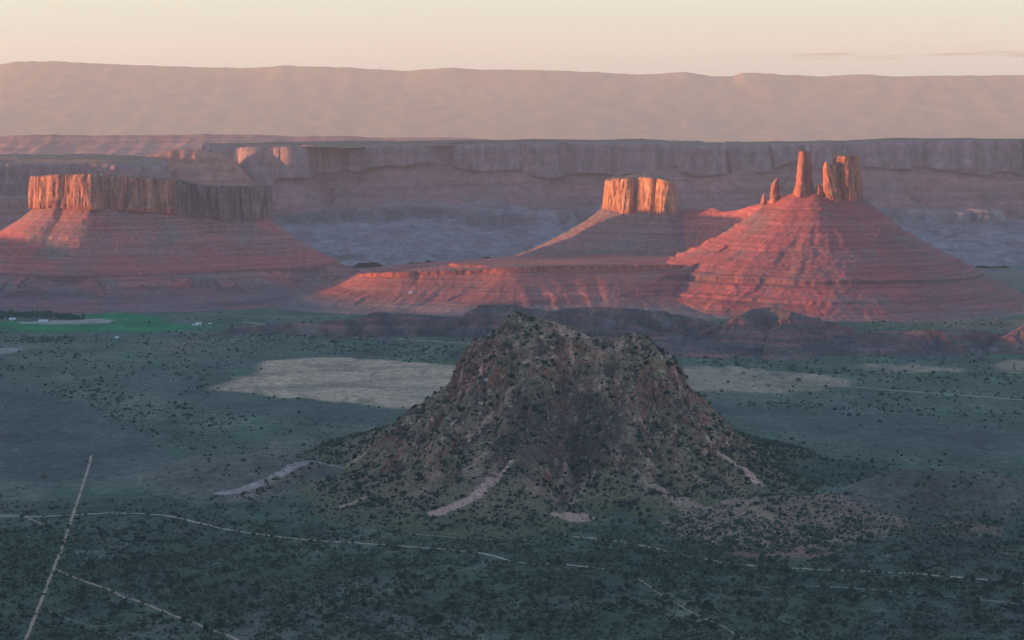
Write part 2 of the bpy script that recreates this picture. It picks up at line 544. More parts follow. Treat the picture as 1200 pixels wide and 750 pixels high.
Z_DENSE = [zone([(890, 560), (900, 530), (990, 535), (1060, 545), (1040, 556), (960, 575)]),
           zone([(640, 640), (760, 640), (900, 668), (1210, 690), (1210, 705), (900, 690), (700, 672)])]
Z_RIVERGREEN = [zone([(470, 312), (520, 306), (590, 306), (640, 305), (640, 311), (540, 316), (490, 317)])]
Z_RIVERGREEN2 = [zone([(1110, 297), (1215, 293), (1215, 316), (1150, 316), (1120, 308)])]

def zmask(x, y, polys, soft, wob, lam=(60, 160), seed=40):
    sel = np.zeros(x.shape)
    w = wob * fbm(x / lam[0], y / lam[1], seed, 4)
    for P in polys:
        m = 4 * (soft + wob) + 50
        bx = (x > P[:, 0].min() - m) & (x < P[:, 0].max() + m) & (y > P[:, 1].min() - m) & (y < P[:, 1].max() + m)
        if not bx.any(): continue
        d = sdf(x[bx], y[bx], P)
        v = sstep(soft, -soft, d + w[bx])
        sel[bx] = np.maximum(sel[bx], v)
    return sel

G_SAGE = C(0.082, 0.104, 0.062); G_DUST = C(0.150, 0.122, 0.092); G_DARK = C(0.080, 0.078, 0.070)
G_OLIVE = C(0.145, 0.150, 0.080); G_TAN = C(0.50, 0.31, 0.19); G_PINK = C(0.31, 0.170, 0.110); G_RED = C(0.26, 0.11, 0.085)
G_FIELD = C(0.018, 0.165, 0.050); G_BARE = C(0.42, 0.32, 0.27); G_NEAR = C(0.060, 0.076, 0.042)

def ground_col(x, y):
    n1 = fbm(x / 500, y / 900, 61, 4); n2 = fbm(x / 110, y / 260, 62, 4); n3 = fbm(x / 16, y / 30, 63, 3)
    c = G_SAGE + 0 * x[..., None]
    c = mix(c, G_NEAR, sstep(4600, 3600, y + 400 * n1))
    c = mix(c, G_DUST, sstep(0.0, 0.6, n1 + 0.5 * n2) * 0.7)
    c = mix(c, G_DARK, sstep(0.05, 0.5, -n1 + 0.5 * n2) * 0.6)
    c = mix(c, G_OLIVE, sstep(0.25, 0.6, n2 + 0.3 * n3) * 0.45)
    c = mix(c, G_DARK, zmask(x, y, Z_DARK, 40, 50) * 0.75)
    c = mix(c, G_OLIVE, zmask(x, y, Z_OLIVE, 50, 60) * 0.55)
    c = mix(c, G_PINK, zmask(x, y, Z_PINK, 20, 30, (40, 60)) * 0.8)
    c = mix(c, G_RED, zmask(x, y, Z_RED, 15, 30, (40, 60)) * 0.8)
    pale = np.maximum(zmask(x, y, Z_PALE[:1], 22, 60, (130, 420)), 0.62 * zmask(x, y, Z_PALE[1:], 30, 70, (110, 260))) * (0.55 + 0.45 * sstep(-0.5, 0.1, fbm(x / 260, y / 160, 72, 4)))
    tuft = 0.6 * sstep(0.30, 0.55, fbm(x / 60, y / 420, 66, 4))
    c = mix(c, G_TAN * (1 + 0.12 * fbm(x / 50, y / 300, 67, 3)[..., None]), pale * (1 - 0.7 * tuft))
    g = zmask(x, y, Z_GREEN, 4, 5)
    c = mix(c, G_FIELD * (1 + 0.45 * fbm(x / 160, y / 45, 68, 3) + 0.12 * np.sin(y / 9.0))[..., None], g)
    c = mix(c, C(0.07, 0.15, 0.06), zmask(x, y, Z_GREEN2, 8, 10) * 0.8)
    c = mix(c, G_BARE, zmask(x, y, Z_BARE, 6, 14) * 0.8)
    c = mix(c, C(0.05, 0.075, 0.045), zmask(x, y, Z_DENSE, 30, 40) * 0.8)
    c = mix(c, C(0.06, 0.16, 0.075), zmask(x, y, Z_RIVERGREEN, 15, 30) * 0.9)
    c = mix(c, C(0.05, 0.17, 0.07), zmask(x, y, Z_RIVERGREEN2, 15, 60) * sstep(-0.35, 0.1, n2))
    c = mix(c, C(0.118, 0.090, 0.068), zmask(x, y, Z_MOUND, 30, 30, (60, 80)) * 0.8)
    c = mix(c, C(0.175, 0.130, 0.095), zmask(x, y, Z_MOUND2, 40, 50, (60, 80)) * 0.55)
    pt = fbm(x / 150, y / 210, 73, 3)
    c = c * (1 + 0.45 * pt[..., None] * (1 - pale)[..., None])
    c = c * (1 + 0.34 * n3[..., None])
    bs = sstep(0.45, 0.75, fbm(x / 34, y / 52, 71, 4))         # bare pinkish patches between bushes
    c = mix(c, C(0.27, 0.185, 0.145), bs * 0.55 * (1 - pale))
    c = mix(c, C(0.42, 0.28, 0.225) * (1 + 0.25 * n3[..., None]), strip_mask(x, y, SCREE_W))
    far = sstep(8300, 10500, y)
    c = mix(c, C(0.16, 0.12, 0.11) * (1 + 0.2 * n2[..., None]), far * 0.8 * (1 - zmask(x, y, Z_RIVERGREEN, 15, 30)) * (1 - zmask(x, y, Z_RIVERGREEN2, 15, 60)))
    return np.clip(c, 0.01, 0.9)

def build_ground():
    u = np.concatenate([np.linspace(-4, -0.24, 30), np.linspace(-0.23, 0.23, 960), np.linspace(0.24, 4, 30)])
    pyr = np.linspace(800, 283, 980)
    yy = CAM_Z / ((pyr - 80) * PXA)
    yy = np.concatenate([np.linspace(-3000, yy[0] - 60, 24), yy, np.geomspace(yy[-1] * 1.02, 52000, 70)])
    U, Y = np.meshgrid(u, yy)
    X = np.clip(U * np.maximum(Y, 2500), -15500, 15500)
    Z = ground_z(X, Y)
    c = ground_col(X, Y)
    o = mesh_obj('ground', np.stack([X, Y, Z], -1), grid_faces(*X.shape), c, M_GROUND)
    tag(o, 'broad valley floor of dark sage and scrub with a pale grass flat', 'ground', kind='structure')

# ------------------------------------------------------------------ unseen rim west of the frame, its heights shaped to cast the valley shade
def build_rim():
    xs, ys, X, Y = grid_xy(-9500, -3600, -3400, 14500, 50, 40)
    H = np.interp(Y, [-3400, 4000, 4600, 5200, 5800, 6350, 6950, 7420, 7640, 7900, 8230, 8430, 9300, 9900, 11000, 11600, 11930, 12000, 12250, 13500, 14500],
                  [1090, 1090, 1060, 920, 610, 448, 436, 420, 330, 305, 308, 405, 415, 520, 560, 500, 450, 840, 980, 1000, 400])
    edge = -4600 + 250 * fbm(Y / 1500, Y * 0, 81, 3)
    t = sstep(edge + 700, edge, X)
    Z = ground_z(X, Y) - 8 + (H + 25 * fbm(X / 300, Y / 300, 82, 4)) * t * sstep(-3400, -3000, Y)
    Z = np.where(X <= -9440, -90, Z)
    c = talus_col(X, Y, Z, slope_of(Z, xs, ys), 83, 0.7)
    o = mesh_obj('terrain', np.stack([X, Y, Z], -1), grid_faces(*X.shape), c, M_TALUS)
    tag(o, 'long dark plateau rim to the west, out of view, heights shaped to shade the valley', 'hills', kind='structure')
build_rim()

# ------------------------------------------------------------------ far range and ridges
def build_range():
    crest = [(-260, 84), (-120, 80), (-40, 78), (0, 74), (18, 70.5), (60, 70), (100, 72), (150, 74.5), (200, 76), (250, 77.5), (300, 78), (330, 75), (352, 76),
             (400, 77), (440, 79.5), (470, 81.5), (500, 79.5), (528, 77.5), (560, 80), (600, 80), (650, 81), (700, 83), (750, 86), (780, 84),
             (803, 82.5), (835, 88), (858, 87.5), (872, 83.5), (892, 84), (920, 86), (965, 88), (1010, 85), (1045, 88), (1100, 87), (1150, 87),
             (1200, 86), (1300, 88), (1450, 90)]
    D = 45000.0
    cx = np.array([xat(p[0], D, p[1]) for p in crest]); cz = np.array([zat(p[1], D) for p in crest])
    xs, ys, X, Y = grid_xy(-14500, 14500, 36500, 49000, 34, 140)
    H = np.interp(X, cx, cz) + 14 * fbm(X / 260, X * 0, 91, 4)
    d = np.abs(Y - D); dd = np.where(Y < D, d / 8500.0, d / 4000.0)
    drop = np.interp(dd, [0, 0.04, 0.12, 0.3, 0.6, 1.0], [0, 90, 230, 520, 900, 1450])
    g = ridged(X / 1400 + 0.4 * fbm(X / 2500, Y / 2500, 92, 2), Y / 6000, 93, 4)
    Hs = np.interp(X, cx[::5], cz[::5])
    H = H + (Hs - H) * sstep(0.0, 0.12, dd)
    Z = H - drop - 9 * (1 - g) * sstep(0, 0.25, dd) + 25 * fbm(X / 500, Y / 500, 94, 3) * sstep(0, 0.1, dd)
    Z = np.maximum(Z, -640)
    c = mix(C(0.285, 0.175, 0.075) + 0 * X[..., None], C(0.25, 0.155, 0.068), sstep(-0.2, 0.5, fbm(X / 900, Y / 900, 95, 3)))
    o = mesh_obj('mountains', np.stack([X, Y, Z], -1), grid_faces(*X.shape), c, M_RANGE)
    tag(o, 'long level-topped mountain range faded by orange haze along the horizon', 'mountains', kind='structure')
    # low red ridge in front of it
    crest = [(-300, 168), (-60, 162), (40, 157), (110, 158), (170, 157.5), (240, 156.5), (300, 157), (340, 159), (400, 158.5), (450, 161), (520, 160), (560, 162), (620, 166), (760, 172), (900, 176)]
    D = 20000.0
    cx = np.array([xat(p[0], D, p[1]) for p in crest]); cz = np.array([zat(p[1], D) for p in crest])
    xs, ys, X, Y = grid_xy(cx[0], cx[-1], 16500, 22500, 20, 60)
    H = np.interp(X, cx, cz) + 7 * fbm(X / 140, X * 0, 96, 4)
    d = Y - D
    drop = np.where(d < 0, np.interp(-d, [0, 60, 250, 900, 2000, 3400], [0, 35, 60, 110, 190, 330]), np.maximum(d, 0) * 0.12)
    Z = H - drop - 18 * (1 - ridged(X / 300, Y / 900, 97, 4)) * sstep(0, 300, np.abs(d))
    c = talus_col(X, Y, Z, slope_of(Z, xs, ys), 98, 0.4, red=C(0.34, 0.15, 0.12))
    o = mesh_obj('hills', np.stack([X, Y, Z], -1), grid_faces(*X.shape), c, M_FAR)
    tag(o, 'low hazy pink ridge between the far mesa and the orange range', 'hills', kind='structure')
build_range()

def px_poly(pts, py=None):
    """(photo x, distance) -> plan points"""
    return np.array([[xat(p[0], p[1], 240), p[1]] for p in pts])

def far_mesa():
    front = [(346, 12015), (351, 12120), (372, 12260), (420, 12350), (470, 12300), (520, 12450), (580, 12350), (640, 12480), (700, 12600), (760, 12450),
             (830, 12300), (880, 12500), (930, 12650), (1000, 12500), (1060, 12650), (1120, 12550), (1180, 12700), (1240, 12600), (1350, 12800)]
    pts = [(700, 15500), (250, 13600), (262, 12350), (272, 12190), (285, 12150), (290, 12180), (300, 12120), (318, 12060), (322, 12090), (335, 12030)] + front + [(1400, 15500)]
    P = px_poly(pts); P = chaikin(P, 2)
    Q, s = resample(P, 25)
    tang = np.roll(Q, -1, 0) - np.roll(Q, 1, 0); tang /= np.linalg.norm(tang, axis=1)[:, None]
    amp = 95 * fbm(s / 420, s * 0, 101, 3) + 30 * fbm(s / 90, s * 0 + 5, 114, 3)
    Q = Q + np.stack([tang[:, 1], -tang[:, 0]], 1) * amp[:, None]
    tp = np.array([(100, 174), (262, 172), (300, 170), (345, 168), (375, 169), (420, 170.5), (450, 168), (520, 169.5), (600, 168.5), (690, 167.5), (760, 167.5), (800, 169),
                   (880, 170.5), (960, 170), (1010, 167.5), (1060, 166), (1130, 166), (1200, 166), (1400, 166)])
    zt = np.array([zat(p, 12350) for p in tp[:, 1]])
    xt = np.array([xat(p, 12350) for p in tp[:, 0]])
    ztop = lambda x, y: np.interp(x, xt, zt) - np.maximum(y - 13100, 0) * 0.05 - 5 + 9 * fbm(x / 330, y / 900, 116, 4)
    hc = lambda x: np.interp(x, xt, 105 + 25 * np.sin(xt / 300.0))
    zbot = lambda x, y: np.interp(x, xt, zt) - hc(x) - 25
    hc0 = hc; hc = lambda x: np.clip(hc0(x) + 60 * fbm(x / 300, x * 0, 115, 3), 45, 170)
    root = empty('mesa', (400, 12500, 0))
    tag(root, 'very long blue shaded mesa wall spanning the middle distance behind the towers', 'mesa')
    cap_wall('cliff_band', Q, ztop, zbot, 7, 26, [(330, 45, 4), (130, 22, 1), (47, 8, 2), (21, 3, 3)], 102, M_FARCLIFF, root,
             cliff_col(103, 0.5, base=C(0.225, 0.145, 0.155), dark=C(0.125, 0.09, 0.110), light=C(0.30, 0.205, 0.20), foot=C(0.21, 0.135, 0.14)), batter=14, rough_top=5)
    xs, ys, X, Y = grid_xy(xat(140, 11500), xat(1430, 11500), 10350, 12950, 7.5, 11)
    Pz = Q[::5]; Pz = np.column_stack([Pz, np.interp(Pz[:, 0], xt, zt) - hc(Pz[:, 0])])
    prof = [(0, 0), (120, 82), (260, 140), (420, 178), (600, 200), (800, 222), (1200, 265), (2000, 330)]
    Z, d, S = skirt(X, Y, Pz, prof)
    g = ridged(S / 170 + 0.3 * fbm(X / 200, Y / 200, 105, 2), d / 900, 104, 4)
    Z = Z - (1 - g) * 55 * sstep(0, 260, d) + 6 * fbm(X / 70, Y / 70, 106, 4)
    z0 = 62 + 26 * fbm(X / 900, Y / 900, 107, 2)
    Z = Z + 55 * (ridged(X / 420, Y / 420, 109, 4) - 0.55) * sstep(450, 850, d)
    Z = np.where(np.abs(Z - z0) < 36, z0 + 36 * np.sign(Z - z0) * np.abs((Z - z0) / 36) ** 0.35, Z)
    Z = ledge(Z, 160, 14, 0.5)
    low = sstep(300, 700, d)
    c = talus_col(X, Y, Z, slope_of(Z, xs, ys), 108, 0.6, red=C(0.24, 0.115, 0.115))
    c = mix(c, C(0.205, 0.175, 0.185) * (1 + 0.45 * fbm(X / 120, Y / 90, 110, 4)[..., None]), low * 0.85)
    band = np.exp(-((Z - z0) / 34) ** 2) * sstep(250, 500, d)
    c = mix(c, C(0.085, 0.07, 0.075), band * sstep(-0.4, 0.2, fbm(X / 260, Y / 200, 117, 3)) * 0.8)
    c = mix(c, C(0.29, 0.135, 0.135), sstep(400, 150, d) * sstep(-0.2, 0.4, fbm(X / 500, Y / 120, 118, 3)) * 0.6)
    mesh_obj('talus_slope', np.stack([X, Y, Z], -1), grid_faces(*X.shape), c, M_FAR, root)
    # descending lit shoulder west of the mesa
    crest = [(110, 186), (165, 182), (200, 175), (230, 175), (255, 179), (272, 187)]
    K = np.array([[xat(p[0], 12000, p[1]), 12000 + 2.0 * i, zat(p[1], 12000)] for i, p in enumerate(crest)])
    xs, ys, X, Y = grid_xy(K[0, 0] - 300, K[-1, 0] + 200, 11300, 12900, 8, 12)
    Z, d, S = skirt(X, Y, K, [(0, 0), (40, 30), (120, 95), (300, 205), (600, 330), (1500, 620)], closed=False)
    Z = Z - 32 * (1 - ridged(X / 110, Y / 300, 111, 4)) * sstep(0, 60, d) + 6 * fbm(X / 40, Y / 40, 112, 3)
    c = talus_col(X, Y, Z, slope_of(Z, xs, ys), 113, 0.4, red=C(0.36, 0.16, 0.12))
    mesh_obj('shoulder_slope', np.stack([X, Y, Z], -1), grid_faces(*X.shape), c, M_FAR, root)
far_mesa()

def west_mesa():
    pts = [(60, 12300), (-140, 12000), (-150, 11100), (-60, 10950), (20, 10980), (90, 11050), (140, 11000), (172, 11080), (186, 11250), (190, 11900)]
    P = px_poly(pts); Q, s = resample(chaikin(P, 2), 20)
    tang = np.roll(Q, -1, 0) - np.roll(Q, 1, 0); tang /= np.linalg.norm(tang, axis=1)[:, None]
    Q = Q + np.stack([tang[:, 1], -tang[:, 0]], 1) * (30 * fbm(s / 200, s * 0, 121, 3))[:, None]
    tp = np.array([(-200, 190), (0, 191), (100, 190), (130, 190.5), (160, 194), (190, 197)])
    xt = np.array([xat(p, 11050) for p in tp[:, 0]]); zt = np.array([zat(p, 11050) for p in tp[:, 1]])
    ztop = lambda x, y: np.interp(x, xt, zt) - 3
    zbot = lambda x, y: np.interp(x, xt, zt) - 130
    root = empty('mesa', (-1900, 11100, 0))
    tag(root, 'hazy blue flat mesa with dark scrub top behind the red mesa at the frame edge', 'mesa')
    cap_wall('cliff_band', Q, ztop, zbot, 7, 24, [(120, 24, 1), (50, 12, 2), (20, 5, 3)], 122, M_FARCLIFF, root,
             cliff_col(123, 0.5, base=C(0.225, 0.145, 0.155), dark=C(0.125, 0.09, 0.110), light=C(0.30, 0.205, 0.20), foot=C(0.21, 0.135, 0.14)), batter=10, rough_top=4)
    xs, ys, X, Y = grid_xy(Q[:, 0].min() - 300, Q[:, 0].max() + 650, 10250, 11900, 9, 11)
    Pz = Q[::5]; Pz = np.column_stack([Pz, np.interp(Pz[:, 0], xt, zt) - 100])
    Z, d, S = skirt(X, Y, Pz, [(0, 0), (120, 82), (260, 150), (420, 200), (700, 260), (1200, 330)])
    g = ridged(S / 150, d / 800, 124, 4)
    Z = Z - (1 - g) * 26 * sstep(0, 260, d) + 5 * fbm(X / 60, Y / 60, 125, 3)
    Z = ledge(Z, 60, 20, 0.45)
    c = talus_col(X, Y, Z, slope_of(Z, xs, ys), 126, 0.6, red=C(0.25, 0.12, 0.105))
    mesh_obj('talus_slope', np.stack([X, Y, Z], -1), grid_faces(*X.shape), c, M_FAR, root)
west_mesa()

# ------------------------------------------------------------------ the red mesa with a long cliff cap
TALUS = [(0, 0), (60, 50), (130, 95), (240, 153), (330, 190), (430, 222), (560, 255), (800, 300), (1200, 350)]

def shaded_right(xa, base, dark, light):  # right end of the cap darkened in colour to stand for its shade
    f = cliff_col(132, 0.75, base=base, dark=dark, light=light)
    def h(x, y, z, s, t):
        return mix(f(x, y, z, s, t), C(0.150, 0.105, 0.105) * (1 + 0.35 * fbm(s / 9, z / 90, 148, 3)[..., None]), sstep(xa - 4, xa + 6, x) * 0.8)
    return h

def red_mesa():
    pts = [(200, 9130), (90, 9090), (46, 9070), (46, 8985), (60, 8905), (72, 8890), (76, 8905), (92, 8868), (108, 8842), (113, 8860), (122, 8852), (160, 8868), (200, 8892), (205, 8925), (208, 8950),
           (250, 8985), (300, 9015), (309, 9050), (311, 9130), (295, 9170)]
    P = px_poly(pts); Pc = chaikin(P, 2)
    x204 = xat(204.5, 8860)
    tp = np.array([(40, 207), (49, 206), (70, 205), (109, 204), (137, 206), (170, 208), (203.5, 210.5), (205.5, 216), (225, 217.5), (243, 218), (275, 219), (300, 219.5), (320, 221)])
    xt = np.array([xat(p, 8880) for p in tp[:, 0]]); zt = np.array([zat(p, 8880) for p in tp[:, 1]])
    bp = np.array([(40, 241), (61, 239), (127, 240), (180, 243), (205, 246), (218, 252), (260, 254), (300, 255), (320, 257)])
    xb = np.array([xat(p, 8880) for p in bp[:, 0]]); zb = np.array([zat(p, 8880) for p in bp[:, 1]])
    ztop = lambda x, y: np.interp(x, xt, zt) - 0.05 * np.maximum(y - 8900, 0)
    zbot = lambda x, y: np.interp(x, xb, zb) - 14
    root = empty('mesa', (xat(160, 9000), 9000, 0))
    tag(root, 'broad red mesa whose cliff band glows orange at one end above a wide banded slope', 'mesa')
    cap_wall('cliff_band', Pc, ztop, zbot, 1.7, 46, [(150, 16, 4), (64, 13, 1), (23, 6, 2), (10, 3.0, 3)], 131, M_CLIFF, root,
             shaded_right(x204 + 2, base=C(0.36, 0.145, 0.105), dark=C(0.15, 0.085, 0.085), light=C(0.48, 0.23, 0.14)), batter=6, rough_top=4.0)
    xs, ys, X, Y = grid_xy(xat(-230, 8700), xat(520, 8700), 8000, 9500, 3.4, 4.2)
    Pz = resample(Pc, 22)[0]; Pz = np.column_stack([Pz, np.interp(Pz[:, 0], xb, zb)])
    Z, d, S = skirt(X, Y, Pz, TALUS, scales=(1.05, 1.0, 1.12, 1.0))
    S = S + 12 * fbm(X / 60, Y / 60, 134, 2)
    g = ridged(S / 95, d / 700, 133, 3)
    g2 = ridged(S / 48, d / 500, 136, 2)
    low = sstep(70, 40, Z)
    Z = Z - (1 - g) * 7 * sstep(20, 260, d) - (1 - g2) * 2.5 * sstep(60, 250, d) + 2.0 * fbm(X / 22, Y / 22, 135, 4)
    for z0, w, k in ((160, 7, 0.55), (124, 8, 0.5), (58, 12, 0.4), (18, 7, 0.5)):
        Z = ledge(Z, z0 + 6 * fbm(X / 300, Y / 300, 137, 2), w, k)
    # scalloped alcoves below the lowest ledge
    sc = ridged(S / 62, d * 0 + 0.5, 138, 1)
    Z = Z - sstep(54, 40, Z) * sstep(-5, 25, Z) * 26 * (1 - np.clip(sc, -0.2, 1))
    c = talus_col(X, Y, Z, slope_of(Z, xs, ys), 139, 0.95, gul=sstep(0.5, 0.0, g))
    c = mix(c, C(0.21, 0.145, 0.13), sstep(-0.35, 0.25, fbm(X / 260 + Z / 160, Y / 260, 140, 3)) * 0.55)
    c = mix(c, MOEN * 0.95, sstep(118, 84, Z + 8 * fbm(X / 60, Y / 60, 147, 2)) * sstep(55, 64, Z) * sstep(-1500, -1250, X) * 0.8)
    sl_ = slope_of(Z, xs, ys)
    c = mix(c, C(0.125, 0.062, 0.066), sstep(0.7, 1.2, sl_) * sstep(66, 58, Z) * sstep(6, 16, Z) * 0.5)  # steep alcove faces painted darker, standing in for weak shading
    c = mix(c, C(0.20, 0.115, 0.11), sstep(30, 0, Z) * 0.6)
    mesh_obj('talus_slope', np.stack([X, Y, Z], -1), grid_faces(*X.shape), c, M_TALUS, root)
red_mesa()

# ------------------------------------------------------------------ flat red bench
def red_bench():
    pts = [(770, 9050), (430, 8900), (416, 8480), (440, 8400), (470, 8360), (484, 8352), (488, 8372), (493, 8352), (540, 8340), (570, 8330), (600, 8310), (640, 8330),
           (680, 8350), (720, 8360), (770, 8380), (830, 8500), (830, 9000)]
    P = chaikin(px_poly(pts), 2)
    tp = np.array([(400, 324), (430, 321), (484, 318.5), (487, 322), (491, 318), (540, 316), (575, 314), (600, 311.5), (700, 310.5), (760, 311), (840, 311)])
    xt = np.array([xat(p, 8350, 318) for p in tp[:, 0]]); zt = np.array([zat(p, 8350) for p in tp[:, 1]])
    ztop = lambda x, y: np.interp(x, xt, zt) - np.maximum(y - 8385, 0) * 0.085
    root = empty('bench', (xat(600, 8400), 8400, 0))
    tag(root, 'low flat-topped red bench between the broad red mesa and the tower butte', 'bench')
    cap_wall('cliff_band', P, ztop, lambda x, y: np.interp(x, xt, zt) - 22, 2.5, 14, [(60, 4, 1), (16, 1.6, 2)], 141, M_CLIFF, root,
             cliff_col(142, 0.3, base=C(0.33, 0.095, 0.08), dark=MOEN_D, light=C(0.36, 0.115, 0.09)), batter=7, rough_top=1.5)
    xs, ys, X, Y = grid_xy(xat(330, 8300), xat(860, 8300), 7750, 9100, 4, 4.5)
    Pz = resample(P, 25)[0]; Pz = np.column_stack([Pz, np.interp(Pz[:, 0], xt, zt) - 12])
    Z, d, S = skirt(X, Y, Pz, [(0, 0), (60, 28), (140, 50), (260, 75), (420, 98), (800, 130)])
    S = S + 10 * fbm(X / 50, Y / 50, 143, 2)
    g = ridged(S / 75, d / 500, 144, 3)
    Z = Z - (1 - g) * 4.5 * sstep(5, 160, d) + 1.0 * fbm(X / 20, Y / 20, 145, 3)
    c = talus_col(X, Y, Z, slope_of(Z, xs, ys), 146, 0.3, red=C(0.33, 0.105, 0.085), gul=sstep(0.4, 0.0, g))
    c = mix(c, GREY, sstep(15, -10, Z) * 0.8)
    mesh_obj('talus_slope', np.stack([X, Y, Z], -1), grid_faces(*X.shape), c, M_TALUS, root)
red_bench()

# ------------------------------------------------------------------ block butte and the ridge beside it
def block_butte():
    D = 9250.0
    root = empty('butte', (xat(750, D), D, 0))
    tag(root, 'square block butte glowing orange on top of a grey scree cone', 'butte')
    pts = [(752, 9480), (716, 9450), (710, 9360), (714, 9310), (727, 9270), (737, 9245), (740, 9258), (743, 9275), (748, 9268), (754, 9228), (763, 9192), (766, 9205),
           (769, 9215), (774, 9168), (783, 9140), (788, 9170), (790, 9300), (776, 9450)]
    P = chaikin(px_poly(pts), 2)
    tp = np.array([(700, 214), (714, 212.5), (722, 210), (736, 209.5), (742, 208.5), (752, 207.5), (768, 208), (776, 209.5), (786, 212), (795, 214)])
    xt = np.array([xat(p, D) for p in tp[:, 0]]); zt = np.array([zat(p, D) for p in tp[:, 1]])
    bp = np.array([(700, 244), (715, 243), (735, 248), (752, 243), (765, 249), (786, 246), (795, 246)])
    xb = np.array([xat(p, D) for p in bp[:, 0]]); zb = np.array([zat(p, D - 60) for p in bp[:, 1]])
    cap_wall('cliff_cap', P, lambda x, y: np.interp(x, xt, zt), lambda x, y: np.interp(x, xb, zb) - 12, 1.2, 50,
             [(30, 7, 1), (13, 4.0, 2), (6, 1.5, 3)], 151, M_CLIFF, root, cliff_col(152, 0.6, base=C(0.43, 0.185, 0.10), dark=C(0.20, 0.10, 0.08), light=C(0.56, 0.29, 0.15)), batter=9, rough_top=2.0, topk=6)
    crest = np.array([[xat(p[0], p[2], p[1]), p[2], zat(p[1], p[2])] for p in
                      [(770, 248, 9250), (795, 248, 9200), (815, 246.5, 9170), (834, 243, 9150), (848, 248, 9100), (864, 246, 9060), (880, 241, 9000), (893, 238, 8960), (905, 233, 8930), (925, 229, 8850)]])
    xs, ys, X, Y = grid_xy(xat(520, 9000), xat(960, 9000), 8250, 9700, 3.2, 4)
    Pz = resample(P, 15)[0]; Pz = np.column_stack([Pz, np.interp(Pz[:, 0], xb, zb)])
    Z, d, S = skirt(X, Y, Pz, TALUS, scales=(1.12, 1.0, 1.2, 1.0))
    Z2, d2, S2 = skirt(X, Y, crest, [(0, 0), (30, 20), (130, 82), (240, 140), (400, 200), (600, 250), (1000, 330)], scales=(1, 1, 1.2, 1), closed=False)
    Z2 = Z2 - (1 - ridged(X / 46 + Y / 300, Y / 220, 156, 3)) * 10 * sstep(0, 80, d2)
    m = Z2 > Z
    Z = np.maximum(Z, Z2); d = np.where(m, d2, d); S = np.where(m, S2 + 400, S)
    S = S + 10 * fbm(X / 50, Y / 50, 153, 2)
    g = ridged(S / 85, d / 700, 154, 3)
    Z = Z - (1 - g) * 13 * sstep(15, 260, d) + 1.8 * fbm(X / 20, Y / 20, 155, 4)
    Z = ledge(Z, 150, 7, 0.55); Z = ledge(Z, 190, 6, 0.55)
    c = talus_col(X, Y, Z, slope_of(Z, xs, ys), 157, 0.85, gul=sstep(0.5, 0.0, g))
    c = mix(c, MOEN * 1.1, m * 0.6 * sstep(150, 40, d2))
    c = mix(c, C(0.16, 0.125, 0.115), (~m) * 0.7)  # scree cone greyed further in its colour, in place of shade
    mesh_obj('talus_slope', np.stack([X, Y, Z], -1), grid_faces(*X.shape), c, M_TALUS, root)
block_butte()

